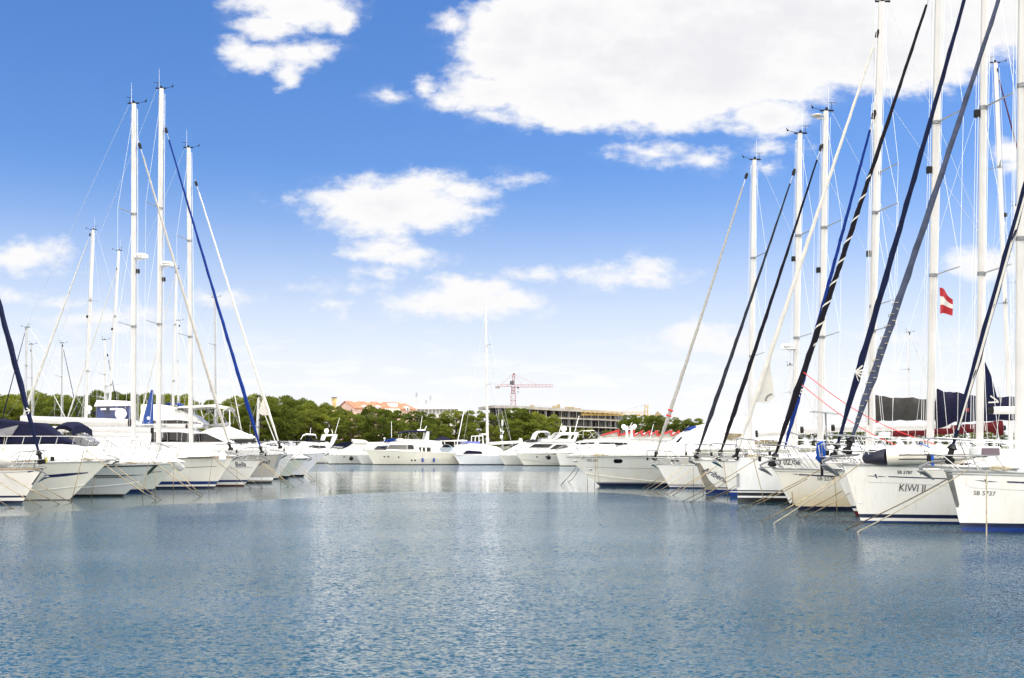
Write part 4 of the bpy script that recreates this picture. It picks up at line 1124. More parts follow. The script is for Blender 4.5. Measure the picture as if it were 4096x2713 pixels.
    # Bella
    b = sail('white sailing yacht named Bella with royal blue rolled foresail and red bottom', (975, 1946), (1046, 1839), 11.5, 2.9, 0,
             hull_mat('hull_paint_red_brown_bottom', (.76, .73, .66), [(-1, .075, (.10, .025, .02)), (.195, .30, (.008, .018, .10))]), Yc=54.6)
    b.toe_rail(rubber, .022); b.band('cove_line', [(906, 1874), (1012, 1870)], .012, inkn)
    b.text('Bella', (942, 1867), (985, 1866), inkn, bold=.014, hscale=1.25)
    b.stay((1040, 1785), (676, 560), c_blue, .105, .04, wob=.06, sag=.02, bare=.05)
    b.mast((646, 355), (634, 1740), .125, spread=(.37, .68), cheek=.49, radar=.525)
    b.boom((612, 1723), (160, 1716), .14); vang(b)
    P = [b.at(*p) for p in ((605, 1559), (613, 1561), (613, 1696), (567, 1696))]
    sb = MB().prism([Vector((x, 0, z)) for x, z in P], (0, .04, 0), (0, -.04, 0)).build('sail_bag', mat('blue_sailbag_cloth', (.008, .045, .22), .7), b.root)
    for (pp, rr) in (((595, 1673), .078), ((595, 1692), .02)):
        x, z = b.at(*pp); MB().tube([(x, -.048, z), (x, .048, z)], rr, 18).build('sail_bag_disc', whitep, sb)
    b.pulpit(1.3, .6, .25); b.lifelines(4); b.anchor(sc=1.1); b.coachroof(-2.4, -7.5, .36, .95)
    ball_fender(b, 716, 1878, .20, c_beige, 'cream ball fender hanging beside the bow of the blue striped yacht', 2.0)
    # grey yacht
    b = sail('taupe grey hulled sailing yacht with a white waterline stripe', (1087, 1932), (1129, 1818), 11.5, 3.1, 0,
             hull_mat('hull_paint_taupe', (.36, .34, .30), [(-1, .085, BLK), (.16, .29, (.75, .74, .72))]), Yc=59.9)
    b.toe_rail(alug, .022)
    b.patch('stem_plate', [(1128, 1821), (1114, 1824), (1098, 1868), (1104, 1876), (1112, 1860)], mat('steel_stem_plate', (.25, .28, .30), .35, .7))
    b.text('157', (1054, 1858), (1084, 1854), inkb, bold=.03, hscale=1.0)
    b.stay((1113, 1765), (796, 770), c_white, .09, .04, wob=.03, sag=.02, bare=.05)
    so = [c for c in b.root.children if c.name.startswith('furled_sail')][0]; b.stay_clew(so, .105, .55, 1.1, c_beige)
    b.mast((755, 592), (764, 1760), .12, spread=(.39, .70), light=False, cheek=.5)
    b.boom((750, 1706), (300, 1699), .10)
    vs, fs = text_flat('www. umeni  .com', 1.0, .0); w = max(v[0] for v in vs)
    x0, z0 = b.at(512, 1709); x1, z1 = b.at(666, 1709); k = (x1 - x0) / w
    t = MB(); t.add([Vector((x0 + u * k, -.075, z0 + v * k * .85)) for u, v in vs], fs); t.build('lettering', inkb, b.root, smooth=0)
    b.pulpit(1.2, .6, .15); b.lifelines(4); b.anchor(sc=1.0); b.coachroof(-2.4, -7.5, .36, .95)
    # large flybridge yacht in the second rank
    b = motor('large white flybridge motor yacht with black windows and pale bimini in the left row', (1000, 1919), (1075, 1800), 15, 3.0, 0,
              hull_mat('hull_paint_flybridge', WHT, [(-1, .1, BLK)]), Yc=63.4, fs=.95)
    b.block('superstructure', [(560, 1800), (560, 1712), (735, 1712), (790, 1729), (815, 1714), (855, 1704), (896, 1705), (993, 1743), (1003, 1750), (990, 1756), (900, 1757), (960, 1790), (960, 1800)], 1.45, gel, .2, .16, bevel=.05)
    b.pane([(600, 1768), (600, 1728), (707, 1729), (753, 1734), (811, 1734), (845, 1750), (882, 1767)])
    b.pane([(926, 1757), (990, 1757), (1012, 1768), (920, 1770)])
    b.pane([(879, 1720), (884, 1720), (884, 1726), (879, 1726)])
    b.block('flybridge', [(560, 1712), (560, 1618), (640, 1618), (700, 1636), (771, 1662), (805, 1692), (800, 1712)], 1.25, gel, .3, .16, bevel=.06)
    b.pane([(600, 1694), (600, 1682), (705, 1680), (760, 1686), (800, 1694)])
    b.canopy([(690, 1640), (710, 1630), (780, 1628), (840, 1624), (900, 1634), (890, 1645)], 1.2, c_bimini, 'bimini', .05, .12,
             legs=(((720, 1680), (705, 1632)), ((770, 1700), (850, 1640)), ((800, 1698), (840, 1626)), ((870, 1697), (838, 1640)), ((770, 1690), (720, 1640)), ((890, 1690), (895, 1645))))
    b.block('windscreen', [(805, 1704), (845, 1696), (905, 1689), (897, 1706)], 1.0, mat('grey_screen_frame', (.25, .26, .27), .3), .3, .1)
    b.pole((919, 1710), (918, 1640), .03)
    # motor cruisers at the end of the row
    b = motor('white motor cruiser with a long boat hook on its foredeck, beside the taupe yacht', (1108, 1918), (1176, 1817), 10.5, 2.6, 0,
              hull_mat('hull_paint_row_end_white', (.74, .73, .70), [(-1, .08, BLK)]), Yc=67.0)
    b.line('rubbing_strake', lambda t: b.sheer(t) - .03, 0, 1, .025, rubber, 24)
    b.block('foredeck', [(900, 1818), (920, 1780), (1040, 1778), (1120, 1795), (1170, 1815)], 1.1, gel, .12, .25, bevel=.06)
    b.rail([(960, 1765), (1060, 1768), (1130, 1772), (1165, 1785)], 6, .014)
    a, c = b.at(1130, 1856, -.9), b.at(1200, 1815, -.5); MB().tube([(a[0], -.9, a[1]), (c[0], -.5, c[1])], .025, 6).build('boat_hook', alug, b.root)
    b = motor('pale green tinted motor cruiser with black rubbing strake, near the end of the left row', (1150, 1916), (1232, 1835), 10, 2.4, 0,
              hull_mat('hull_paint_row_end_green', (.62, .65, .58), [(-1, .13, BLK)]), Yc=70.0, flare=1.2)
    b.line('rubbing_strake', lambda t: b.sheer(t) - .04, 0, 1, .025, blackp, 24)
    b.block('foredeck', [(1000, 1836), (1020, 1795), (1120, 1795), (1190, 1815), (1226, 1833)], 1.1, gel, .12, .25, bevel=.06)
    b.rail([(1050, 1778), (1130, 1778), (1190, 1785), (1215, 1800)], 6, .014); b.anchor(sc=.8)
    b = motor('white motor cruiser with bow tinted lavender by sky shade, last of the left row', (1214, 1907), (1302, 1813), 11, 2.8, 0,
              hull_mat('hull_shade_row_end_lavender', (.70, .70, .73), [(-1, .11, BLK)]), Yc=74.3, flare=1.15)  # bluish sky shade put into the white hull colour
    b.line('rubbing_strake', lambda t: b.sheer(t) - .02, 0, 1, .022, rubber, 24)
    b.block('foredeck', [(1040, 1815), (1060, 1790), (1180, 1782), (1250, 1795), (1298, 1812)], 1.3, gel, .12, .25, bevel=.06)
    b.rail([(1090, 1765), (1200, 1766), (1262, 1770), (1292, 1785)], 7, .014); b.anchor(sc=.85, m=steel)
    b.block('cabin', [(1030, 1800), (1050, 1772), (1090, 1764), (1140, 1785), (1140, 1800)], 1.0, gel, .3, .15); b.pane([(1052, 1785), (1064, 1774), (1090, 1773), (1112, 1785)])
left_row()

# ================================================================ far side of the left pier and beyond: yachts seen over the front row
def back_yacht(label, top, bot, Y, yaw, stay=None, sm=c_white, r=.09, bow=None, spread=(.40, .70), boom=True, am=alu, radar=None, r0=.08):
    s = F / Y; d = -1 if math.cos(yaw) < 0 else 1
    bx = bow if bow is not None else bot[0] + d * 4.3 * s
    wl = YH + H * s
    b = sail(label, (bx - d * .5 * s, wl), (bx, wl - 1.25 * s), 11, 3.0, yaw, hull_mat('hull_paint_back', WHT, [(-1, .1, NAVY)]), Yc=Y)
    b.mast(top, bot, r, am, spread=spread, radar=radar, light=Y < 100)
    if stay: b.stay(stay[0], stay[1], sm, r0, .03, wob=.03)
    else: b.stay((bx - d * .1 * s, wl - 1.6 * s), (lerp(bot[0], top[0], .95) + d * .25 * s, lerp(bot[1], top[1], .94)), sm, r0, .03, wob=.03)
    b.coachroof(-2.4, -7.2, .36, .95); b.pulpit(1.2, .6, .2); b.lifelines(3)
    if boom:
        b.boom((bot[0] - d * .25 * s, wl - 2.9 * s), (bot[0] - d * 4.6 * s, wl - 2.8 * s), .12, cover=boom if boom is not True else None, cov_h=(.5, .25))
    return b
def back_rows():
    back_yacht('sailing yacht with thick white rolled foresail leaning left, behind the left row', (373, 920), (342, 1700), 89, PI, ((92, 1668), (352, 962)), c_white, .13, 78, r0=.15, spread=(.38, .69))
    back_yacht('sailing yacht with leaning mast behind the left row, right of the thick white rolled foresail', (476, 1003), (434, 1690), 97, PI, ((262, 1700), (461, 1098)), c_white, .11, 245, spread=(.35, .68), boom=c_blue)
    back_yacht('sailing yacht with pale slim mast behind the tall blue foresail yacht', (706, 1075), (690, 1690), 110, PI, ((545, 1740), (698, 1108)), c_white, .11, 540)
    back_yacht('sailing yacht with grey mast and dark rolled foresail near the left frame edge', (108, 1310), (102, 1690), 108, PI, ((5, 1690), (99, 1334)), c_navy2, .10, -5, am=alug, r0=.06)
    back_yacht('sailing yacht with thin grey mast right beside another grey mast at far left', (126, 1378), (129, 1700), 118, 0, ((300, 1745), (132, 1420)), c_white, .08, 305, am=alug, r0=.05)
    back_yacht('sailing yacht with grey mast and dark thin foresail before the pines at left', (248, 1373), (246, 1700), 122, 0, ((320, 1700), (254, 1400)), c_navy2, .09, 330, am=alug, r0=.05)
    back_yacht('sailing yacht with a radar half way up its slim white mast at left', (418, 1360), (421, 1690), 116, 0, ((480, 1690), (434, 1440)), c_navy2, .085, 520, radar=.60, r0=.05)
    back_yacht('sailing yacht with short slim mast behind the white bimini at left', (712, 1283), (714, 1690), 124, 0, ((830, 1740), (722, 1320)), c_white, .085, 840, r0=.05)
    back_yacht('sailing yacht with grey mast and thin pale stay, seen right of the royal blue foresail', (859, 1190), (863, 1690), 104, 0, ((968, 1735), (870, 1222)), c_white, .09, 985, am=alug, r0=.06)
    back_yacht('small sailing yacht with short white mast, behind the end of the left row', (1034, 1588), (1028, 1770), 92, 0, ((1110, 1790), (1040, 1610)), c_white, .09, 1120, r0=.05, spread=(.5,))
    # right: beyond the pier
    b = back_yacht('sailing yacht with maroon sail cover and maroon rolled foresail, behind the right row', (3982, 252), (4041, 1700), 55, 0, ((4385, 1800), (3997, 320)), c_maroon, .11, 4400, spread=(.40, .74), boom=False)
    b.boom((4020, 1712), (3516, 1740), .12, cover=c_maroon, cov_h=(.36, .16), cov_to=.91)
    w = MB()
    for k in (.17, .42, .60, .78, .93):
        p = lerp(b.ba, b.bc, k); w.tube([p + Vector((0, .20, -.1)), p + Vector((0, .2, .1)), p + Vector((0, .08, lerp(.36, .17, k) + .03)), p + Vector((0, -.08, lerp(.36, .17, k) + .03)), p + Vector((0, -.2, .1)), p + Vector((0, -.2, -.1))], .03, 5, flat=.4)
    w.build('sail_tie', c_white, b.root)
    back_yacht('sailing yacht whose short mast carries a lantern, at the far right behind the row', (4062, 825), (4076, 1700), 75, 0, None, c_navy2, .08, 4330, boom=False)
    back_yacht('distant sailing yacht with slender mast between the two rightmost tall masts', (3635, 1330), (3632, 1700), 112, 0, None, c_white, .07, 3830, boom=False)
    back_yacht('distant sailing yacht with slim mast behind the white and blue foresails at right', (3160, 1462), (3162, 1700), 98, 0, None, c_white, .07, 3340, boom=c_blue)
    # tall covered flybridge yacht behind the left row
    b = motor('white flybridge motor yacht with blue side curtains and large dome behind the left row', (620, 1885), (660, 1800), 13, 3.6, 0, hull_mat('hull_paint_curtains', WHT, []), Yc=92.5)
    b.block('superstructure', [(340, 1800), (350, 1680), (520, 1680), (580, 1740), (610, 1800)], 1.5, gel, .2, .1)
    b.block('side_curtains', [(388, 1682), (390, 1624), (505, 1624), (510, 1682)], 1.35, mat('blue_clear_curtain', (.02, .04, .16), .3, vary=.8, vscale=1.2), .2, .02)
    b.pane([(405, 1634), (425, 1633), (425, 1640), (405, 1641)], whitep, 'vinyl_window'); b.pane([(440, 1633), (470, 1633), (470, 1640), (440, 1641)], whitep, 'vinyl_window')
    b.block('hardtop', [(378, 1627), (390, 1601), (505, 1604), (512, 1622), (500, 1624)], 1.5, gel, .1, .05, bevel=.05)
    b.dome(483, 1656, .45, y=-1.6, stalk=.5); b.dome(357, 1634, .22, y=-1.5, stalk=.2)
    b.canopy([(358, 1660), (372, 1650), (395, 1652), (420, 1668)], .6, blackp, 'tender_cover', .12, .2)
    b = motor('white motor yacht with blue bimini frame, behind the large flybridge yacht at left', (960, 1871), (985, 1800), 11, 3.2, 0, hull_mat('hull_paint_back_fly', WHT, []), Yc=112)
    b.block('superstructure', [(640, 1800), (650, 1700), (720, 1690), (800, 1740), (900, 1800)], 1.4, gel, .2, .1)
    b.canopy([(652, 1622), (665, 1614), (705, 1615), (712, 1626)], 1.2, c_blue, 'bimini', .05, .1, legs=(((660, 1690), (660, 1620)), ((705, 1690), (705, 1620))))
back_rows()

# ================================================================ boats across the basin
def far_row():
    A = PI + .20
    b = motor('distant white motor yacht with radar arch and dome, left of the navy canopied cruiser', (1130, 1855), (1108, 1812), 12, 3.6, A, hull_mat('hull_paint_far_arch', WHT, [(-1, .1, BLK)]), Yc=146)
    b.block('superstructure', [(1165, 1818), (1185, 1790), (1205, 1766), (1300, 1762), (1345, 1788), (1352, 1818)], 1.5, gel, .2, .12)
    b.pane([(1218, 1761), (1235, 1757), (1312, 1764), (1300, 1770), (1226, 1769)]); b.pane([(1230, 1788), (1250, 1781), (1300, 1784), (1305, 1792), (1235, 1796)])
    b.canopy([(1203, 1758), (1212, 1742), (1225, 1737), (1262, 1739), (1268, 1754)], 1.2, whitep, 'hardtop', .08, .1)
    b.pane([(1222, 1755), (1226, 1744), (1246, 1744), (1246, 1756)]) 
    b.arch([(1283, 1762), (1290, 1738), (1345, 1738), (1350, 1745), (1330, 1786), (1318, 1786), (1332, 1744), (1305, 1746), (1298, 1762)], 1, 1.3)
    b.dome(1306, 1724, .30); b.pole((1238, 1757), (1243, 1712), .03); b.pole((1340, 1735), (1358, 1672), .03); b.pole((1331, 1738), (1327, 1718), .03)
    b = motor('distant white motor cruiser with navy canvas roof and black ball fender', (1316, 1857), (1299, 1823), 10, 3.4, A, hull_mat('hull_paint_far_navy', (.74, .74, .69), [(-1, .07, BLK)]), Yc=139)
    b.block('superstructure', [(1303, 1820), (1325, 1801), (1370, 1796), (1400, 1774), (1465, 1770), (1540, 1768), (1540, 1820)], 1.5, gel, .15, .15, bevel=.05)
    b.block('canvas_roof', [(1320, 1794), (1336, 1777), (1380, 1769), (1408, 1768), (1412, 1773), (1390, 1788), (1372, 1795)], 1.35, c_navy, .2, .12)
    b.pane([(1328, 1791), (1336, 1784), (1376, 1788), (1368, 1794)], clear)
    b.block('radar_arch', [(1408, 1757), (1455, 1760), (1472, 1768), (1462, 1774), (1412, 1773)], 1.4, gelc, .2, .1)
    b.rail([(1305, 1807), (1330, 1788), (1370, 1788)], 4, .018)
    b.patch('porthole', [(1373, 1828), (1382, 1825), (1380, 1829), (1372, 1831)], glass)
    ball_fender(b, 1405, 1834, .26, blackp, 'black ball fender on the distant navy canopied cruiser', 1.75)
    b = motor('distant white motor cruiser with blue cover behind the trawler yacht bow', (1446, 1857), (1428, 1823), 10, 3.2, A, hull_mat('hull_paint_far_blue', (.70, .71, .67), [(-1, .06, BLK)]), Yc=136.5)
    b.block('superstructure', [(1436, 1819), (1480, 1795), (1530, 1774), (1570, 1758), (1610, 1754), (1625, 1765), (1610, 1819)], 1.3, gel, .15, .15, bevel=.05)
    b.block('canvas_cover', [(1533, 1766), (1560, 1757), (1582, 1754), (1590, 1764), (1560, 1768)], 1.2, c_blue, .2, .1)
    b.dome(1538, 1755, .12); b.pole((1566, 1752), (1566, 1686), .03)
    # trawler yacht
    b = motor('cream trawler yacht with navy bimini and five portholes, across the basin', (1495, 1857), (1461, 1799), 10.3, 3.4, A, hull_mat('hull_paint_trawler', (.76, .73, .63), [(-1, .07, BLK)], rough=.3), Yc=132.5, fs=.80, flare=.8)
    b.line('rubbing_strake', lambda t: b.sheer(t) - .02, 0, 1, .04, gelc, 24); b.line('rubbing_strake', lambda t: .62 + .1 * t, .45, 1, .03, gelc, 14)
    b.block('deckhouse', [(1500, 1816), (1545, 1800), (1560, 1776), (1568, 1768), (1660, 1768), (1772, 1781), (1768, 1788), (1756, 1792), (1764, 1812), (1772, 1832), (1600, 1832)], 1.45, gel, .25, .04, bevel=.04)
    b.pane([(1547, 1797), (1560, 1780), (1627, 1780), (1627, 1797)], mat('grey_window_screen', (.14, .14, .13), .3, vary=.3)); b.pane([(1631, 1780), (1652, 1780), (1656, 1797), (1631, 1797)])
    b.pane([(1674, 1790), (1722, 1790), (1722, 1814), (1690, 1810), (1680, 1806)])
    for q in (1684, 1700): b.pane([(q, 1791), (q + 6, 1791), (q + 6, 1812), (q, 1810)], gelc, 'window_post', .04)
    b.block('windscreen_cover', [(1496, 1800), (1514, 1784), (1552, 1783), (1547, 1800)], 1.25, c_navy, .3, .05)
    b.block('flybridge', [(1588, 1770), (1594, 1757), (1640, 1757), (1705, 1760), (1765, 1766), (1768, 1782)], 1.35, gel, .25, .06)
    b.block('windscreen', [(1583, 1767), (1588, 1757), (1690, 1757), (1690, 1766)], 1.4, clear, .2, .03)
    b.arch([(1697, 1772), (1706, 1727), (1717, 1727), (1715, 1772)], 1, 1.3, name='mast_arch')
    b.canopy([(1598, 1735), (1615, 1729), (1650, 1726), (1700, 1727), (1728, 1730)], 1.35, c_navy, 'bimini', .06, .14, legs=(((1602, 1760), (1606, 1733)), ((1632, 1757), (1638, 1730)), ((1690, 1757), (1695, 1730)), ((1675, 1757), (1650, 1730))))
    b.block('dodger', [(1714, 1776), (1716, 1760), (1762, 1763), (1763, 1775)], 1.3, c_navy, .25, .02)
    b.block('radar', [(1669, 1722), (1672, 1718), (1700, 1718), (1702, 1724), (1672, 1725)], .3, whitep, .2, .05)
    b.pole((1681, 1718), (1689, 1664), .03); b.pole((1698, 1722), (1707, 1704), .05)
    for p in ((1538, 1826), (1554, 1826), (1595, 1828), (1648, 1841), (1661, 1841)): port(b, *p, .11)
    cyl_fender(b, 1690, 1841, .12, .5, mat('navy_fender', (.02, .04, .22), .5), 'navy fender on the trawler yacht, the one nearer its bow'); cyl_fender(b, 1735, 1841, .12, .5, mat('navy_fender', (.02, .04, .22), .5), 'navy fender on the trawler yacht, the one nearer its stern')
    b.anchor(sc=1.0); b.rail([(1468, 1796), (1530, 1787), (1560, 1788)], 4, .016)
    # catamaran
    b = Boat('sailing_catamaran', 'white sailing catamaran with bare white mast and dark blue window cover, across the basin', 'catamaran', (1841, 1859.5), (1815, 1821), 10, 1.9, A + .04, 'sail', hullm=hull_mat('hull_paint_catamaran', (.76, .77, .79), [(-1, .09, NAVY)]), Yc=131, fs=.95)
    h2 = b.hull.copy(); COL.objects.link(h2); h2.location = (.0, -4.4, 0); d2 = b.deck.copy(); COL.objects.link(d2); d2.location = (0, -4.4, 0)
    MB().box((-5.6, -2.2, 1.0), (6.6, 3.2, .5)).build('bridge_deck', gel, b.root)
    b.root['label'] = 'white sailing catamaran with bare white mast and dark blue window cover, across the basin'
    def wide(nm, px, w, m, tum=.15, y=-2.2):
        P = [b.at(p[0], p[1], .3) for p in px]; zr = min(z for _, z in P); k = MB(); n = len(P)
        A_ = [Vector((x, y + w - tum * (z - zr), z)) for x, z in P]; C_ = [Vector((x, y - w + tum * (z - zr), z)) for x, z in P]
        k.add(A_ + C_, [tuple(range(n)), tuple(range(n, 2 * n))[::-1]] + [(j, n + j, n + (j + 1) % n, (j + 1) % n) for j in range(n)]); return k.build(nm, m, b.root, bevel=.05)
    wide('saloon', [(1826, 1812), (1838, 1798), (1855, 1781), (1880, 1775), (1936, 1777), (1988, 1787), (2010, 1798), (2015, 1822), (1826, 1822)], 2.5, gel, .2)
    wide('window', [(1851, 1816), (1866, 1803), (1880, 1802), (1926, 1806), (1931, 1814), (1928, 1816)], 2.56, c_navy, .2)
    wide('windscreen', [(1871, 1775), (1869, 1765), (1925, 1767), (1926, 1777)], 1.8, bluescreen, .1)
    f = MB()
    for yy in (-1.2, -3.4):
        P = [b.at(p[0], p[1], 0) for p in ((1909, 1776), (1910, 1744), (1940, 1744), (1941, 1776))]; f.tube([(x, yy, z) for x, z in P], .07, 6)
    f.build('helm_frame', gel, b.root)
    x, z = b.at(1932, 1738, -2); MB().box((x, -2.2, z), (.55, 1.6, .18)).build('helm_roof', gel, b.root, bevel=.03)
    # mast stands on the bridge deck between the hulls
    xt, zt = b.at(1942, 1213, -2.2); xb, zb = b.at(1950, 1775, -2.2)
    mo = MB().tube([(xb, -2.2, zb - .6), (lerp(xb, xt, .5), -2.2, lerp(zb, zt, .5)), (xt, -2.2, zt)], [.165, .15, .11], 14, flat=.7, fdir=(1, 0, 0)).build('mast', alu, b.root)
    for k in (.42, .70):
        p = Vector((lerp(xb, xt, k), -2.2, lerp(zb, zt, k)))
        for sd in (1, -1): MB().tube([p, p + Vector((-.4, sd * .9, .06))], .03, 5).build('spreader', alug, mo)
    w = MB(); T = Vector((lerp(xb, xt, .93), -2.2, lerp(zb, zt, .93)))
    for q in ((-6.2, .4), (-6.2, -4.8), (-.6, -2.2)): w.tube([T, (q[0], q[1], 1.4)], .011, 4)
    for q in ((-6.4, .35), (-6.4, -4.75)): w.tube([lerp(Vector((xb, -2.2, zb)), T, .6), (q[0], q[1], 1.4)], .011, 4)
    w.build('shroud', wirem, b.root)
    c0, c1 = b.at(1957, 1775, -2.2), b.at(2090, 1768, -2.2); MB().tube([(c0[0], -2.2, c0[1]), (c1[0], -2.2, c1[1])], .17, 10).build('boom', c_white, b.root)
    b.pole((1826, 1790), (1855, 1646), .05, y=-2.2, name='folded_pole')
    b.rail([(1812, 1803), (1850, 1803), (1880, 1800)], 3, .014)
    # two flybridge yachts and more at right
    b = motor('distant plain white motor yacht with sloping cabin and small radar, right of the catamaran', (2019, 1861), (1991, 1821), 11, 3.4, A, hull_mat('hull_paint_far_plain', (.74, .73, .66), [(-1, .06, BLK)]), Yc=128.8)
    b.block('superstructure', [(1998, 1817), (2040, 1801), (2075, 1782), (2105, 1768), (2200, 1764), (2210, 1817)], 1.5, gel, .15, .15, bevel=.05)
    b.block('dashboard_cover', [(2103, 1768), (2125, 1759), (2165, 1760), (2170, 1767)], 1.2, c_char, .2, .1)
    b.dome(2082, 1761, .22, stalk=.3); b.rail([(1996, 1806), (2030, 1790), (2075, 1772)], 4, .016)
    b = motor('distant white flybridge yacht with dark windows and dome, left of the MD 605 yacht', (2097, 1863), (2062, 1816), 12, 3.4, A, hull_mat('hull_paint_far_fly', (.76, .74, .67), [(-1, .07, BLK)]), Yc=125, flare=1.1)
    b.line('spray_rail', lambda t: lerp(.75, .05, min(1, t / .45) ** .7), .0, .45, .025, rubber, 18)
    b.block('superstructure', [(2075, 1813), (2092, 1797), (2112, 1785), (2145, 1772), (2180, 1765), (2290, 1768), (2340, 1800), (2340, 1813)], 1.5, gel, .15, .15, bevel=.05)
    b.pane([(2123, 1790), (2145, 1776), (2214, 1777), (2197, 1790)]); b.pane([(2199, 1798), (2228, 1778), (2266, 1779), (2272, 1788), (2235, 1796)])
    b.block('flybridge', [(2165, 1768), (2168, 1756), (2240, 1758), (2296, 1757), (2300, 1770)], 1.4, gel, .2, .05)
    b.block('windscreen', [(2170, 1757), (2168, 1751), (2240, 1752), (2272, 1758)], 1.3, clear, .2, .03)
    b.canopy([(2140, 1758), (2150, 1734), (2160, 1727), (2192, 1727), (2200, 1732), (2202, 1742)], 1.2, whitep, 'bimini', .07, .1, legs=(((2140, 1760), (2152, 1732)), ((2158, 1760), (2152, 1742))))
    b.arch([(2212, 1757), (2237, 1732), (2310, 1730), (2313, 1737), (2299, 1770), (2287, 1770), (2298, 1740), (2246, 1742), (2226, 1757)], 1, 1.3)
    b.dome(2255, 1716, .33, stalk=.1); b.dome(2196, 1750, .18); b.pole((2236, 1732), (2248, 1694), .03); b.pole((2298, 1730), (2316, 1664), .035); b.pole((2280, 1730), (2281, 1708), .06)
    b.rail([(2066, 1803), (2100, 1788), (2150, 1790), (2200, 1790)], 5, .016); port(b, 2149, 1827, .10); port(b, 2185, 1827, .10)
    ball_fender(b, 2195, 1830, .25, blackp, 'black ball fender on the distant flybridge yacht beside the MD 605 yacht', 1.95)
    b = motor('distant pale motor cruiser whose grey bow shows behind the bow of the MD 605 yacht', (2241, 1862), (2224, 1813), 11, 3.2, A, hull_mat('hull_paint_far_pale', (.68, .68, .64), [(-1, .06, BLK)]), Yc=122)
    b.block('superstructure', [(2235, 1811), (2265, 1799), (2300, 1790), (2380, 1778), (2460, 1778), (2470, 1811)], 1.4, gel, .15, .15)
    b.rail([(2230, 1800), (2262, 1784), (2320, 1780)], 4, .016)
    b = motor('distant motor yacht with black window stripes and two domes, behind the MD 605 yacht', (2270, 1859), (2250, 1815), 13, 3.5, A, hull_mat('hull_paint_far_stripes', WHT, [(-1, .06, BLK)]), Yc=137)
    b.block('superstructure', [(2270, 1805), (2292, 1780), (2330, 1764), (2390, 1759), (2440, 1753), (2512, 1757), (2560, 1790), (2570, 1805)], 1.5, gel, .2, .1, bevel=.05)
    b.pane([(2288, 1778), (2305, 1772), (2380, 1769), (2380, 1776)]); b.pane([(2395, 1776), (2400, 1769), (2505, 1771), (2514, 1777), (2480, 1781)])
    b.pane([(2300, 1787), (2320, 1783), (2470, 1785), (2480, 1790)])
    for q in (((2322, 1752), (2324, 1728), (2340, 1722), (2368, 1724), (2386, 1752)), ((2366, 1752), (2380, 1736), (2398, 1728), (2412, 1752))):
        P = [b.at(p[0], p[1], 0) for p in q]
        for yy in (1.1, -1.1): MB().tube([(x, yy, z) for x, z in P], .028, 5).build('bimini_frame', steel, b.root)
    for q in (2508, 2526): b.pole((q, 1760), (q, 1704), .16, gel, 0, 'radar_post', 8, .12)
    b.dome(2494, 1707, .28, stalk=.1); b.dome(2538, 1706, .28, stalk=.1); b.block('radar', [(2498, 1716), (2534, 1716), (2534, 1720), (2498, 1720)], .25, whitep, .2, 0)
    b.pole((2517, 1712), (2529, 1690), .03); b.pole((2596, 1770), (2614, 1697), .03)
far_row()

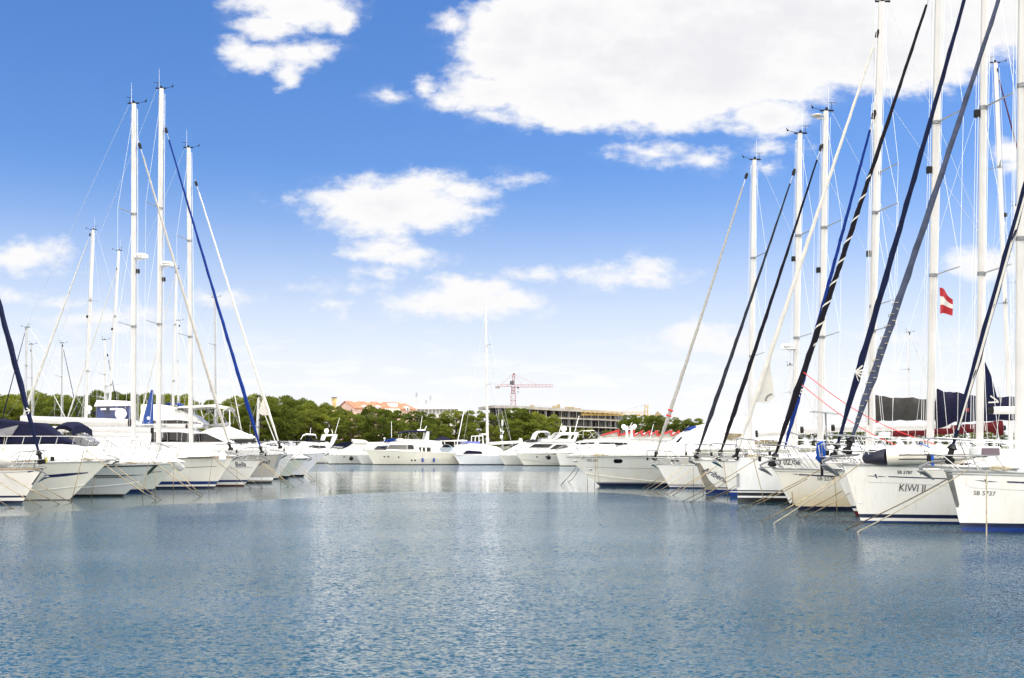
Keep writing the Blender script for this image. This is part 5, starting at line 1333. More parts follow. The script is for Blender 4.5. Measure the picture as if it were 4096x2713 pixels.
# ================================================================ mooring lines
def lines():
    D = 'mooring rope '
    for p0, Y, p1, lab in [
        ((-30, 1868), 36.5, (238, 2017), 'slanting below the bow of the leftmost yacht, the upper one there'), ((-30, 1910), 36.5, (170, 2028), 'slanting across the stern side stripe of the leftmost yacht, the middle one there'),
        ((-30, 1978), 36.5, (54, 2035), 'at the lower left corner of the leftmost yacht hull'),
        ((157, 1935), 38.8, (288, 2012), 'running from under the bow of the navy canvas cruiser'),
        ((343, 1800), 39, (625, 2003), 'slanting from the foredeck cleat of the navy canvas cruiser past its bow'), ((452, 1857), 39.5, (645, 2000), 'slanting from the bow roller of the navy canvas cruiser'),
        ((595, 1830), 42.3, (803, 1987), 'slanting from the bow of the pale grey cruiser, the left one of two'), ((671, 1843), 45, (811, 1984), 'slanting from the bow of the pale grey cruiser, the right one of two'),
        ((850, 1828), 50.8, (1005, 1953), 'slanting from the blue striped cream yacht, left one of two'), ((918, 1864), 51.2, (1052, 1952), 'slanting from the blue striped cream yacht, right one of two'),
        ((1029, 1836), 54.3, (1155, 1946), 'slanting from the bow of the yacht named Bella, the left one of two'), ((1050, 1848), 54.5, (1177, 1948), 'slanting from the bow of the yacht named Bella, the right one of two'),
        ((1118, 1862), 59.7, (1214, 1930), 'slanting from the stem of the taupe yacht'), ((1150, 1839), 66.5, (1250, 1925), 'slanting from the white cruiser with the boat hook, the left one of two'), ((1175, 1836), 66.8, (1261, 1923), 'slanting from the white cruiser with the boat hook, the right one of two'),
        ((1285, 1833), 74, (1371, 1913), 'running out from the last bow of the left row')]:
        mooring(p0, Y, p1, D + lab, r=.015)
    for p0, Y, p1, lab in [((335, 1805), 38.2, (284, 2003), 'hanging from the navy canvas cruiser foredeck into the water'), ((380, 1910), 41.2, (362, 2003), 'hanging beside the pale grey cruiser hull'),
        ((595, 1846), 41.8, (568, 1987), 'hanging from the pale grey cruiser bow'), ((621, 1880), 42.3, (621, 1989), 'hanging straight down before the small cruiser'), ((695, 1885), 46, (692, 1980), 'hanging beside the cream fender'),
        ((850, 1836), 50.2, (832, 1946), 'hanging from the blue striped yacht bow'), ((948, 1875), 53.3, (948, 1946), 'hanging beside the name Bella'), ((1046, 1857), 54.3, (1045, 1946), 'hanging straight down from the Bella yacht stem'),
        ((1123, 1880), 59.6, (1123, 1950), 'hanging straight down from the taupe yacht stem'), ((1266, 1821), 73.6, (1266, 1925), 'hanging from the last bow of the left row')]:
        mooring(p0, Y, p1, D + lab, r=.013, vertical=True, sag=.01)
    # right
    for p0, Y, p1, lab in [((2336, 1823), 53.6, (2250, 1932), 'slanting left from the MD 605 foredeck, the front one'), ((2304, 1870), 54.2, (2243, 1941), 'slanting left under the MD 605 bow, the longest low one'), ((2314, 1877), 54.2, (2273, 1927), 'slanting left under the MD 605 bow, the short thin one'),
        ((2646, 1905), 51.4, (2573, 1952), 'slanting left before the red corded yacht, the short upper one'), ((2654, 1914), 51.4, (2588, 1955), 'slanting left before the red corded yacht, the short lower one'),
        ((2745, 1853), 50.2, (2587, 1973), 'slanting left from the red corded yacht deck edge, the left one'), ((2775, 1870), 50.2, (2620, 1971), 'slanting left from the red corded yacht deck edge, the right one'),
        ((2850, 1875), 44.2, (2666, 1980), 'slanting left across the grey stem plate, the upper one'), ((2875, 1857), 44.2, (2691, 1982), 'slanting left across the blue slanting name, the lower one')]:
        mooring(p0, Y, p1, D + lab, r=.015)
    for p0, Y, p1, lab in [((3034, 1832), 36.6, (2732, 2005), 'long, slanting left from the plumb bowed yacht foredeck'), ((2960, 1896), 37.7, (2762, 2009), 'slanting left from the stem of the plumb bowed yacht'), ((2945, 1943), 38, (2825, 1995), 'low before the plumb bow, the upper of a close pair'), ((2950, 1950), 38, (2845, 1992), 'low before the plumb bow, the lower of a close pair'),
        ((3282, 1879), 31.3, (2946, 2041), 'long, slanting left from the SB 5278 deck edge, the upper one'), ((3230, 1915), 31.4, (2980, 2036), 'long, slanting left from the SB 5278 deck edge, the lower one'),
        ((3373, 1896), 29.7, (3042, 2088), 'long, slanting left from the red bottomed bow'), ((3165, 1994), 32.4, (3115, 2020), 'short, before the SB 5278 stem, the left one'), ((3172, 2006), 32.4, (3130, 2028), 'short, before the SB 5278 stem, the right one'),
        ((3371, 1963), 29.7, (3182, 2061), 'across the lower SB 5278 hull, the left one'), ((3398, 1973), 29.7, (3210, 2072), 'across the lower SB 5278 hull, the right one'), ((3790, 1917), 24.0, (3383, 2118), 'dark and long, crossing the KIWI II hull, the upper one')]:
        mooring(p0, Y, p1, ('dark weedy mooring rope ' if 'dark' in lab else D) + lab.replace('dark and ', ''), roped if 'dark' in lab else ropem, r=.013)
    mooring((3446, 1852), 26.6, (3096, 2093), 'pale knotted mooring rope slanting left from the SB 5787 foredeck', ropel, r=.014)
    mooring((3871, 1880), 23.2, (3432, 2127), 'pale mooring rope slanting left from the nearest yacht across the KIWI II hull', ropel, r=.012)
    for p0, Y, p1, lab in [((2350, 1905), 54.2, (2350, 1953), 'hanging straight down under the MD 605 bow'), ((2384, 1807), 53.0, (2378, 1952), 'hanging from the MD 605 foredeck, left of a pair'), ((2387, 1812), 53.0, (2398, 1950), 'hanging from the MD 605 foredeck, right of a pair'),
        ((2773, 1875), 50.0, (2774, 1961), 'hanging straight down beside the red corded yacht'), ((2800, 1870), 45.0, (2815, 1985), 'hanging before the grey stem plate'), ((2895, 1848), 41.8, (2912, 1985), 'hanging from the blue bottomed yacht'), ((3014, 1836), 36.7, (3061, 2009), 'hanging across the plumb bowed hull'),
        ((3337, 1883), 31.2, (3349, 2046), 'hanging beside the number SB 5278'), ((3168, 1967), 32.3, (3174, 2005), 'hanging in a short stub at the SB 5278 stem'), ((3946, 1880), 23.2, (3946, 2136), 'hanging across the number SB 5737')]:
        mooring(p0, Y, p1, ('pale twisted rope ' if 'SB 5737' in lab else D) + lab, ropel if 'SB 5737' in lab else ropem, r=.014, vertical=True, sag=.01)
    o = MB(); a, c = W(3215, 1490, 32.2), W(3738, 1778, 27.6)
    for dy in (0, .35): o.tube([lerp(a, c, i / 8) - a + Vector((0, dy * .5, -dy - .25 * math.sin(PI * i / 8))) for i in range(9)], .011, 5)
    ob = o.build('red_rope', redrope, None, loc=a); tag(ob, 'pair of thin red ropes slanting down from the black spirally banded foresail', 'rope')
lines()
# ================================================================ pines
def leafm(name, c1, c2):
    m = bpy.data.materials.new(name); m.use_nodes = True; t = NG(m.node_tree); b = m.node_tree.nodes['Principled BSDF']
    b.inputs['Roughness'].default_value = .75; b.inputs['Specular IOR Level'].default_value = .15
    tl = t.n('ShaderNodeBsdfTranslucent'); ms = t.n('ShaderNodeMixShader'); ms.inputs[0].default_value = .34; out = m.node_tree.nodes['Material Output']
    t.link(b.outputs[0], ms.inputs[1]); t.link(tl.outputs[0], ms.inputs[2]); t.link(ms.outputs[0], out.inputs[0])
    tc = t.n('ShaderNodeTexCoord').outputs['Object']; info = t.n('ShaderNodeObjectInfo').outputs['Random']
    n1 = t.noise(tc, .55, 3, .6).outputs[0]; n2 = t.noise(tc, 4.0, 2, .6).outputs[0]
    k = t.math('ADD', t.math('MULTIPLY', n1, .8), t.math('ADD', t.math('MULTIPLY', n2, .35), t.math('MULTIPLY', info, .30)))
    cc = t.mix(t.smooth(k, .45, 1.05), (*c1, 1), (*c2, 1)); t.link(cc, b.inputs['Base Color']); t.link(cc, tl.inputs['Color'])
    return m
needle = leafm('pine_needles', (.078, .106, .014), (.27, .275, .040))
needle2 = leafm('pine_needles_dark', (.064, .092, .014), (.22, .24, .034))
bark = mat('pine_bark', (.10, .07, .05), .95, vary=.5, vscale=3, bump=.6)
def pine_mesh(seed, hgt, wid, low=.30):
    rnd = random.Random(seed); b = MB(); clumps = []
    n = 64
    for i in range(n):
        k = (i + .5) / n; z = lerp(low, 1.0, k ** .85) * hgt
        prof = math.sin(PI * (.16 + .80 * (1 - k))) ** .75
        rr = wid / 2 * prof * math.sqrt(rnd.uniform(.15, 1)); a = rnd.random() * 2 * PI
        clumps.append((Vector((rr * math.cos(a), rr * math.sin(a), z + rnd.uniform(-.3, .3))), rnd.uniform(.5, 1.15) * wid / 8.5))
    for c, r in clumps:
        m = int(190 * r * r) + 70
        for _ in range(m):
            u = rnd.uniform(-.35, 1); a = rnd.random() * 2 * PI; s = math.sqrt(1 - u * u)
            d = Vector((s * math.cos(a), s * math.sin(a), u * .62)); p = c + d * r * rnd.uniform(.72, 1.12)
            q = rnd.uniform(.13, .27); t1 = d.cross(Vector((rnd.random() - .5, rnd.random() - .5, rnd.random() + .2))).normalized(); t2 = (d + Vector((rnd.uniform(-.5, .5), rnd.uniform(-.5, .5), rnd.uniform(0, .8)))).normalized()
            o = len(b.v); b.v += [p - t1 * q * .55, p + t1 * q * .55, p + t2 * q * 1.5]; b.f.append([o, o + 1, o + 2]); b.m.append(0)
    tr = MB(); lean = Vector((rnd.uniform(-.6, .6), rnd.uniform(-.4, .4), 0))
    tr.tube([Vector((0, 0, -.5)), lean * .4 + Vector((0, 0, hgt * .3)), lean + Vector((0, 0, hgt * .62)), lean + Vector((0, 0, hgt * .9))], [.26, .20, .13, .05], 8)
    for c, r in clumps[::4]:
        z0 = c.z * rnd.uniform(.55, .75); tr.tube([lean * (z0 / hgt) + Vector((0, 0, z0)), lerp(lean * (z0 / hgt) + Vector((0, 0, z0)), c, .55) + Vector((0, 0, -.1)), c], [.09, .06, .03], 5)
    return b, tr
def pines():
    protos = []
    for i, (h, w, lo) in enumerate(((11, 8.5, .25), (10, 9.5, .22), (12, 8, .3), (9, 9, .2), (11.5, 10, .28), (8, 7, .15))):
        cr, tr = pine_mesh(40 + i, h, w, lo)
        e = empty('pine_tree', (0, 0, 0)); cr.build('crown', needle if i % 2 == 0 else needle2, e, smooth=0); tr.build('trunk', bark, e); protos.append((e, h))
    rnd = random.Random(5); first = set()
    # outline of the wood in the photograph: (column, top row)
    prof = [(-120, 1590), (0, 1588), (120, 1572), (200, 1600), (270, 1570), (330, 1590), (470, 1580), (560, 1590), (640, 1585), (760, 1610), (870, 1625), (900, 1600), (940, 1590), (1000, 1600), (1060, 1598), (1150, 1602), (1250, 1610), (1315, 1630), (1345, 1648), (1420, 1652),
            (1470, 1640), (1530, 1636), (1580, 1655), (1640, 1650), (1700, 1662), (1760, 1665), (1850, 1645), (1920, 1655), (1990, 1665), (2050, 1645), (2120, 1660), (2180, 1672), (2220, 1680), (2260, 1720), (2330, 1715), (2420, 1725)]
    prof2 = [(2500, 1690), (2530, 1670), (2580, 1672), (2640, 1668), (2700, 1690), (2760, 1682), (2820, 1692), (2900, 1700), (3000, 1700), (3200, 1712), (3400, 1720), (3700, 1730), (4000, 1735), (4300, 1735)]
    def top_at(px, pr):
        for (a, ya), (c, yc) in zip(pr, pr[1:]):
            if a <= px <= c: return lerp(ya, yc, (px - a) / (c - a))
        return pr[-1][1]
    n = 0
    def put(px, Y, top, where, mean=0):
        nonlocal n
        z = 1.0 + max(0, (Y - 170)) * .01; hgt = H + (YH - top) * Y / F - z
        if hgt < 3: return
        i = min(range(6), key=lambda q: abs(protos[q][1] - hgt) + rnd.random() * 3)
        e, h = protos[i]; o = e if i not in first else copy_tree(e); first.add(i)
        k = hgt / h; o.location = (W(px, 0, Y).x, Y, z); o.rotation_euler = (0, 0, rnd.random() * 6.3); o.scale = (k * rnd.uniform(.9, 1.15), k * rnd.uniform(.9, 1.15), k)
        tag(o, where, 'tree', 'pines of the wood behind the marina'); n += 1
    def where(px, row):
        near = [(200, 'behind the masts at the left frame edge'), (600, 'behind the tall masts of the left row'), (900, 'left of the royal blue foresail'), (1150, 'behind the last bows of the left row'), (1340, 'below the yellowish chimney tower'), (1480, 'in front of the pink hotel gable'), (1660, 'in front of the red hotel roof'),
                (1840, 'in front of the white hotel'), (1990, 'around the catamaran mast'), (2130, 'below the red crane'), (2300, 'in front of the unfinished concrete building'), (2500, 'before the curved end of the concrete building'), (2640, 'beside the yellow crane, behind the red sawtooth roof'), (2900, 'right of the yellow crane'), (9999, 'behind the yachts at far right')]
        return 'green pine tree ' + next(t for q, t in near if px <= q) + (', in the front rank' if row == 0 else ', in the rear rank')
    px = -110
    while px < 2430:
        put(px, rnd.uniform(196, 225), top_at(px, prof) + rnd.uniform(-2, 9), where(px, 1)); px += rnd.uniform(60, 95)
    px = -90
    while px < 2400:
        if not 2235 < px < 2290: put(px, rnd.uniform(163, 184), top_at(px, prof) + rnd.uniform(24, 62), where(px, 0))
        px += rnd.uniform(72, 125)
    px = 2525
    while px < 4250:
        put(px, rnd.uniform(240, 300), top_at(px, prof2) + rnd.uniform(-2, 8), where(px, 1)); px += rnd.uniform(38, 62) if px < 2900 else rnd.uniform(45, 70)
    for i, (e, h) in enumerate(protos):
        if i not in first:
            for ch in list(e.children): bpy.data.objects.remove(ch)
            bpy.data.objects.remove(e)
pines()

# ================================================================ buildings and cranes
pinkw = mat('pink_render', (.62, .42, .36), .85, vary=.12, vscale=.5); whitew = mat('white_render', (.74, .73, .71), .8, vary=.08, vscale=.4)
tile = mat('terracotta_tiles', (.42, .15, .08), .85, vary=.35, vscale=1.2); winm = mat('window_glass', (.06, .07, .08), .12, vary=.4); raw = mat('raw_concrete', (.30, .285, .26), .9, vary=.3, vscale=.35)
rawd = mat('raw_concrete_shaded', (.10, .095, .09), .95, vary=.3, vscale=.3); cream = mat('cream_render', (.62, .54, .36), .85, vary=.2, vscale=.6)  # inner concrete is a darker copy: interior shade put into the colour
def building(name, label, px, Y, rz=0.0, cat='building'):
    p = W(px, YH, Y); o = empty(name, (p.x, Y, 2.0), rz); tag(o, label, cat); return o
def pink_hotel():
    Y = 400; s = F / Y; o = building('hotel', 'pink hotel with terracotta tiled roof and white dormers, rising over the pines', 1500, Y, R(36))
    ez = H + (YH - 1634) / s - 2.0; rz_ = H + (YH - 1606) / s - 2.0; X0, X1, D = -8.1, 16.6, 13
    MB().box(((X0 + X1) / 2, D / 2, ez / 2), (X1 - X0, D, ez)).build('wall', pinkw, o)
    MB().prism([(X0 - .0, 0, ez), (X0, D, ez), (X0, D / 2, rz_ - .1)], (0, 0, 0), (.3, 0, 0)).build('gable', pinkw, o, smooth=0)
    r = MB()
    for y0, y1 in ((-.5, D / 2), (D + .5, D / 2)):
        r.prism([(X0 - .4, y0, ez - .2), (X1 + .4, y0, ez - .2), (X1 - 1.2, y1, rz_), (X0 - .4, y1, rz_)], (0, 0, 0), (0, 0, .18))
    r.prism([(X1 + .4, -.5, ez - .2), (X1 + .4, D + .5, ez - .2), (X1 - 1.2, D / 2, rz_)], (0, 0, 0), (0, 0, .18))
    ro = r.build('roof', tile, o, smooth=0)
    for x in (-4.9, .4, 5.3, 14.2):
        MB().box((x, D / 2 - .4, rz_ + .0), (1.3, .8, .8)).build('chimney', whitew, ro, bevel=.05)
    for x in (-4.0, -1.2, 1.3, 13.0):
        d = MB(); d.box((x, .4, ez + .0), (1.3, 2.0, 1.0)); d.prism([(x - .85, -.7, ez + .5), (x + .85, -.7, ez + .5), (x, -.7, ez + 1.0)], (0, 0, 0), (0, 2.4, 0)); dm = d.build('dormer', whitew, o, smooth=0)
        MB().box((x, -.62, ez + .0), (.6, .06, .7)).build('window', winm, dm)
    t = MB(); t.box((8.6, 2.8, ez + 1.3), (3.0, 2.4, 1.5)); tm = t.build('terrace_block', whitew, o, bevel=.05); MB().box((6.6, .4, ez - 1.2), (6.4, 2.2, 2.4)).build('balcony_block', whitew, o)
    for x in (5.2, 8.1): MB().box((x, -.74, ez - 1.2), (1.9, .06, 1.6)).build('window', mat('yellow_blind_window', (.45, .36, .14), .4), o)
    for y in (2.2, 6.5, 10.8): MB().box((X0 - .03, y, ez - 1.3), (.06, .9, 1.7)).build('window', winm, o)
    for x in range(9): MB().box((X0 + 1.6 + x * 2.6, -.03, ez - 2.4), (1.0, .06, 1.5)).build('window', winm, o)
    c = building('chimney_tower', 'yellowish round chimney tower with black top, left of the pink hotel', 1337, 395, cat='chimney'); hz = H + (YH - 1594) * 395 / F - 2
    MB().tube([(0, 0, 0), (0, 0, hz - 1.6), (0, 0, hz)], [.75, .75, .98], 20).build('shaft', mat('stained_yellow_render', (.60, .46, .22), .85, vary=.4, vscale=.8), c); MB().tube([(0, 0, hz + .12), (0, 0, hz + .34)], 1.0, 20).tube([(0, 0, hz), (0, 0, hz + .12)], .6, 12).build('cap', blackp, c)
def white_hotel():
    Y = 420; s = F / Y; o = building('hotel', 'white modern hotel with balcony bands and roof aerials, right of the pink hotel', 1745, Y, R(-6)); zt = H + (YH - 1625) / s - 2
    MB().box((0, 8, zt / 2), (16.6, 15, zt)).build('wall', whitew, o)
    for i in range(4):
        z = zt - 1.6 - i * 3.1; b = MB(); b.box((.6, -.35, z + .9), (15.6, 1.6, .9)); b.build('balcony', mat('white_balcony', (.78, .77, .76), .6), o)
        for j in range(11): MB().box((-6.6 + j * 1.4, .46, z - .45), (.9, .08, 1.5)).build('window', mat('pale_curtained_window', (.58, .58, .58), .3, vary=.35), o)
        q = MB()
        for j in range(12): q.box((-7.0 + j * 1.4, -.2, z - .3), (.14, 1.4, 1.5))
        q.build('balcony_divider', whitew, o)
    MB().box((1, 7, zt + .4), (12, 9, .9)).build('parapet', whitew, o)
    for x, h in ((-11.2, 5.2), (-7.6, 2.4), (-6.0, 4.0)):
        a = MB(); a.cyl((x + 3.4, 2, zt), .06, h, 6)
        for an in range(3): a.box((x + 3.4 + .3 * math.cos(an * 2.1), 2 + .3 * math.sin(an * 2.1), zt + h - .8), (.2, .14, 1.6))
        a.build('antenna', mat('grey_aerial', (.30, .31, .33), .5), o)
def concrete_building():
    zt = 16.9
    plan = [W(1975, 0, 400), W(2060, 0, 405), W(2350, 0, 446), W(2420, 0, 456), W(2462, 0, 466), W(2490, 0, 480), W(2500, 0, 500)]
    plan = [Vector((p.x, p.y, 0)) for p in plan]; o = empty('unfinished_building', (plan[0].x, plan[0].y, 2)); tag(o, 'unfinished concrete building with bare floors and a rounded end, below the cranes', 'building')
    P = [p - plan[0] for p in plan]; back = [p + Vector((-6, 20, 0)) for p in P]
    off = [1.3, 1.0, 1.6, 2.6, 3.6]
    for i in range(5):
        z = zt - 2 - i * 3.05; ex = (0, .3, 1.2, .9, 1.0)[i]
        poly = [p + Vector((ex * .3, -ex * .6, 0)) for p in P] + back[::-1]
        MB().prism(poly, (0, 0, z - .42), (0, 0, z + (.5 if i == 0 else .0))).build('floor_slab', raw, o, smooth=0)
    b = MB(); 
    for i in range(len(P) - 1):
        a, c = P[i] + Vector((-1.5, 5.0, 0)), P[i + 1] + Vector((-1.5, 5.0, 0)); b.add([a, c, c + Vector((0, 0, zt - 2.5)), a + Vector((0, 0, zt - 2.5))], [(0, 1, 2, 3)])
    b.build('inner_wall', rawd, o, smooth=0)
    # columns and cross walls
    tot = [0]
    for a, c in zip(P, P[1:]): tot.append(tot[-1] + (c - a).length)
    def at(d):
        for i in range(len(P) - 1):
            if d <= tot[i + 1]: return lerp(P[i], P[i + 1], (d - tot[i]) / (tot[i + 1] - tot[i]))
        return P[-1]
    d = 2.0
    while d < tot[-1] - 1:
        p = at(d)
        for i in range(5):
            z = zt - 2 - i * 3.05
            MB().box((p.x + .1, p.y + 2.6, z - .42 - 1.32), (.34, 4.4, 2.62)).build('cross_wall', raw, o, smooth=0)
        d += 5.4
    pr = MB(); rnd = random.Random(3); d = 1
    while d < tot[-1] - 1:
        p = at(d)
        for i in range(2): 
            if rnd.random() < .7: pr.tube([(p.x, p.y + .6, zt - 2 - i * 3.05 - .44), (p.x + .1, p.y + .6, zt - 2 - i * 3.05 - 3.0)], .06, 4)
        d += rnd.uniform(.7, 1.5)
    pr.build('formwork_props', galv, o)
    sc = MB(); d = 4
    while d < tot[-1] - 2:
        p = at(d); sc.box((p.x, p.y + .1, zt - 2 - .50), (rnd.uniform(.4, 1.6), .9, .12), rz=.4); sc.box((p.x, p.y + .2, zt - 5.05 + .15), (rnd.uniform(.3, 1.0), .5, .3)); d += rnd.uniform(1.0, 2.4)
    sc.build('formwork_timber', mat('formwork_timber', (.34, .27, .15), .9, vary=.3), o)
    rf = MB()
    for d, w, h in ((20, 1.6, .7), (36, 2.4, .9), (38, 1.2, 1.6), (46, 3.6, .8), (52, 2.4, .5)): p = at(d); rf.box((p.x, p.y + 3, zt - 1.5 + h / 2), (w, 1.6, h))
    for d in range(4, 58, 2): p = at(d); rf.tube([(p.x, p.y + .8, zt - 1.5), (p.x, p.y + .8, zt - .5 - rnd.random() * .4)], .04, 4)
    rf.build('rooftop_material', mat('stacked_timber', (.42, .33, .20), .9, vary=.3), o)
    cv = MB(); p = at(7); cv.box((p.x + 1, p.y - .1, zt - 3.6), (3.2, .1, 1.0), ry=.15); cv.build('site_banner', whitep, o)
def lattice(b, a, c, w, n, r=.06, up=Vector((0, 0, 1)), tri=False):
    a, c = Vector(a), Vector(c); t = (c - a).normalized(); u = (up - t * up.dot(t)); u = u.normalized() if u.length > .1 else Vector((1, 0, 0)); v = t.cross(u)
    cs = [(u, 1, 0)] if False else None
    cor = [(.5, .5), (.5, -.5), (-.5, -.5), (-.5, .5)] if not tri else [(1.0, 0), (0, .5), (0, -.5)]
    def pt(k, i): return lerp(a, c, k) + u * (cor[i][0] * w) + v * (cor[i][1] * w)
    m = len(cor)
    for i in range(m): b.tube([pt(0, i), pt(1, i)], r, 4)
    for k in range(n):
        for i in range(m):
            j = (i + 1) % m
            b.tube([pt(k / n, i), pt((k + 1) / n, j)] if k % 2 else [pt((k + 1) / n, i), pt(k / n, j)], r * .6, 3)
            if k % 2 == 0: b.tube([pt(k / n, i), pt(k / n, j)], r * .6, 3)
def cranes():
    Y = 425; o = building('tower_crane', 'red lattice tower crane with pale red jib above the concrete building', 2053, Y, cat='crane')
    z = lambda py: H + (YH - py) * Y / F - 2
    x = lambda px: (px - 2053) * Y / F
    b = MB(); lattice(b, (0, 0, 0), (0, 0, z(1575)), 1.75, 16, .085); lattice(b, (0, 0, z(1575)), (0, 0, z(1545)), 1.3, 5, .10); b.build('tower', redp, o, smooth=0)
    b = MB(); b.box((-.5, -.5, z(1532)), (1.5, 1.4, 1.3)); cb = b.build('cab', mat('dark_cab', (.05, .03, .03), .4), o, bevel=.05); MB().box((-.5, -1.22, z(1532)), (1.1, .06, .6)).build('window', winm, cb)
    b = MB(); lattice(b, (0, 0, z(1540)), (.15, 0, z(1500)), .9, 5, .07); b.box((.2, 0, z(1497)), (.7, .3, .6)); b.build('tower_head', redp, o, smooth=0)
    rj = mat('sunfaded_red_paint', (.36, .09, .07), .6, vary=.3)
    b = MB(); lattice(b, (.5, 0, z(1549)), (x(2212), -2, z(1550)), 1.0, 22, .04, tri=True); b.build('jib', rj, o, smooth=0)
    b = MB(); lattice(b, (-.5, 0, z(1546)), (x(1988), .6, z(1546)), .8, 6, .045, tri=True); b.build('counter_jib', rj, o, smooth=0)
    MB().box((x(1991), .6, z(1549)), (1.7, 1.2, .8)).build('counterweight', raw, o)
    b = MB(); b.tube([(.15, 0, z(1497)), (x(2090), -.5, z(1541))], .04, 4); b.tube([(.15, 0, z(1497)), (x(2000), .5, z(1541))], .04, 4); b.tube([(.15, 0, z(1497)), (x(2150), -1.2, z(1541))], .04, 4); b.build('tie_bar', rj, o)
    b = MB(); b.box((x(2072), -.6, z(1552)), (.8, .6, .35)); b.tube([(x(2072), -.6, z(1552)), (x(2072), -.6, z(1582))], .03, 4); b.box((x(2072), -.6, z(1568)), (.28, .2, .5)); b.build('hook_block', blackp, o)
    Y = 380; o = building('tower_crane', 'yellow tower crane with a low jib reaching left across the concrete building', 2585, Y, cat='crane')
    z = lambda py: H + (YH - py) * Y / F - 2
    x = lambda px: (px - 2585) * Y / F
    b = MB(); lattice(b, (0, 0, 0), (0, 0, z(1668)), 1.35, 12, .09); b.build('tower', yelp, o, smooth=0)
    b = MB(); lattice(b, (-.1, 0, z(1665)), (.1, 0, z(1618)), 1.0, 5, .07); b.build('tower_head', yelp, o, smooth=0)
    b = MB(); lattice(b, (-.6, 0, z(1663)), (x(2325), 2, z(1660)), 1.2, 26, .07, tri=True); b.build('jib', yelp, o, smooth=0)
    b = MB(); lattice(b, (.6, 0, z(1664)), (x(2606), .2, z(1664)), .8, 3, .06); b.build('counter_jib', yelp, o, smooth=0)
    MB().box((x(2551), 0, z(1662)), (1.5, .8, .6)).build('trolley', mat('ochre_paint', (.30, .18, .06), .6), o); MB().box((.0, -.7, z(1672)), (1.4, 1.2, 1.6)).build('cab', yelp, o, bevel=.05)
    MB().tube([(.1, 0, z(1618)), (x(2500), .6, z(1641)), (x(2480), .7, z(1655))], .03, 4).build('tie_bar', galv, o)
    Y = 500; o = building('concrete_core', 'short concrete shaft with timber platform beside the yellow crane', 2632, Y, cat='building shaft'); z = lambda py: H + (YH - py) * Y / F - 2
    MB().box((0, 0, z(1668) / 2), (1.9, 1.9, z(1668))).build('shaft', raw, o); b = MB(); b.box((.2, 0, z(1665)), (4.0, 3, .7)); b.box((0, 0, z(1658)), (2.2, 2, 1.0)); b.box((-.2, 0, z(1655) + .5), (.9, .8, .8)); b.build('platform', mat('formwork_timber', (.34, .27, .15), .9), o)
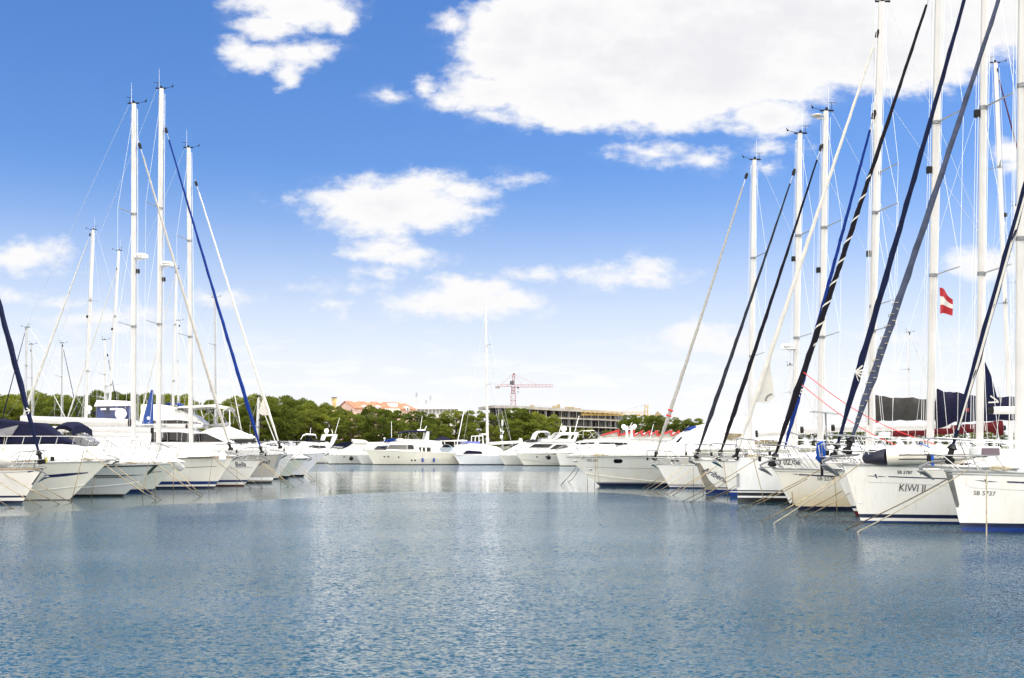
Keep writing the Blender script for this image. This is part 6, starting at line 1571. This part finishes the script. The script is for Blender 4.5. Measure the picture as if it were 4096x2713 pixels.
def sheds():
    Y = 176; s = F / Y; o = empty('sawtooth_building', (W(2580, 0, Y).x, Y, 1.0)); tag(o, 'low building with a bright red sawtooth roof edge, behind the MD 605 yacht', 'building')
    X = lambda px: (px - 2580) / s
    Z = lambda py: H + (YH - py) / s - 1.0
    MB().box((0, 4, Z(1745) / 2), (X(2755) - X(2405), 7, Z(1745))).build('wall', whitew, o)
    rd = mat('bright_red_fascia', (.55, .025, .03), .5)
    starts = [2405, 2475, 2540, 2572, 2600, 2632, 2690, 2718]; ends = [2478, 2540, 2572, 2602, 2632, 2690, 2719, 2748]
    for i, (a, c) in enumerate(zip(starts, ends)):
        yb = 1745; yt = 1718 if i == 0 else 1720
        b = MB(); y0 = -.1
        poly = [(X(a), y0, Z(yb)), (X(a), y0, Z(yb - 6)), (X(c) - .02, y0, Z(yt)), (X(c) - .02, y0, Z(yb)), (X(c - 6), y0, Z(yb)), (X(c - 6), y0, Z(yt + 9))]
        b.prism(poly, (0, 0, 0), (0, .35, 0)); b.build('roof_tooth_edge', rd, o, smooth=0)
        MB().prism([(X(a), .3, Z(yb)), (X(c - 6), .3, Z(yt + 9)), (X(c - 6), .3, Z(yb))], (0, 0, 0), (0, 6, 0)).build('roof_tooth', mat('roof_sheeting', (.62, .61, .58), .6), o, smooth=0)
    # promenade things under the pines
    o = empty('cafe_pavilion', (W(1800, 0, 160).x, 160, 1.0)); tag(o, 'low white cafe pavilion with open front under the pines, left of the catamaran', 'building')
    MB().box((0, 1, 2.0), (4.6, 4, .22)).build('roof', whitew, o); 
    for q in (-2.1, -.7, .7, 2.1): MB().box((q, -.8, .95), (.12, .12, 1.9)).build('post', whitep, o)
    MB().box((0, 2.6, 1.0), (4.4, .15, 1.85)).build('wall', mat('dark_timber_wall', (.06, .05, .045), .8), o)
    o = empty('parasol', (W(1772, 0, 151.5).x, 151.5, 1.1)); tag(o, 'navy blue parasol on the quay behind the trawler yacht stern', 'parasol')
    MB().tube([(0, 0, 0), (0, 0, 2.3)], .04, 8).build('pole', galv, o); MB().tube([(0, 0, 1.9), (0, 0, 1.94), (0, 0, 2.4)], [1.35, 1.35, .05], 10).build('canopy', c_navy, o, smooth=20)
    o = empty('signal_mast', (W(2009, 0, 150.5).x, 150.5, 1.1)); tag(o, 'slim white signal post with boxes and crossbar on the quay, right of the catamaran mast', 'signal post'); s = F / 150.5; Z = lambda py: H + (YH - py) / s - 1.1
    MB().tube([(0, 0, 0), (0, 0, Z(1676))], [.13, .07], 10).build('pole', galv, o); MB().box((.02, 0, Z(1692)), (.22, .22, .75)).build('antenna_box', whitep, o, bevel=.03)
    MB().box((-.12, -.1, Z(1748)), (.34, .25, .40)).build('equipment_box', whitep, o, bevel=.03); MB().box((0, -.05, Z(1725)), (.55, .12, .10)).build('crossbar', whitep, o); MB().box((-.2, -.05, Z(1720)), (.14, .14, .30)).box((.12, -.05, Z(1731)), (.12, .12, .25)).build('loudspeaker', whitep, o)
    # parked cars on the promenade
    for i, (px, c, lab) in enumerate(((1775, (.30, .36, .40), 'pale blue grey car parked on the quay behind the catamaran bows'), (2330, (.05, .05, .06), 'dark car parked on the quay behind the yacht with window stripes'), (1865, (.04, .045, .05), 'black car parked on the quay behind the catamaran saloon'))):
        o = empty('parked_car', (W(px, 0, 151.5 + i).x, 152 + i * .5, 1.1), .1); tag(o, lab, 'car', 'cars parked along the quay')
        pm = mat('car_paint_%d' % i, c, .25, coat=.8)
        b = MB(); prof = [(-2.1, .3), (2.1, .3), (2.15, .62), (2.05, .78), (1.2, .90), (.5, 1.38), (-1.1, 1.42), (-1.75, 1.0), (-2.15, .92)]
        b.prism([(x, -.8, z) for x, z in prof], (0, 0, 0), (0, 1.6, 0)); b.build('body', pm, o, bevel=.08)
        for sd in (-.815, .815): MB().prism([(1.05, sd, .95), (.45, sd, 1.32), (-1.05, sd, 1.35), (-1.55, sd, .98)], (0, -.01, 0), (0, .01, 0)).build('window', glass, o, smooth=0)
        for x in (-1.35, 1.35):
            for sd in (-.72, .72): MB().tube([(x, sd - .1, .31), (x, sd + .1, .31)], .31, 16).build('wheel', rubber if False else blackp, o)
pink_hotel(); white_hotel(); concrete_building(); cranes(); sheds()
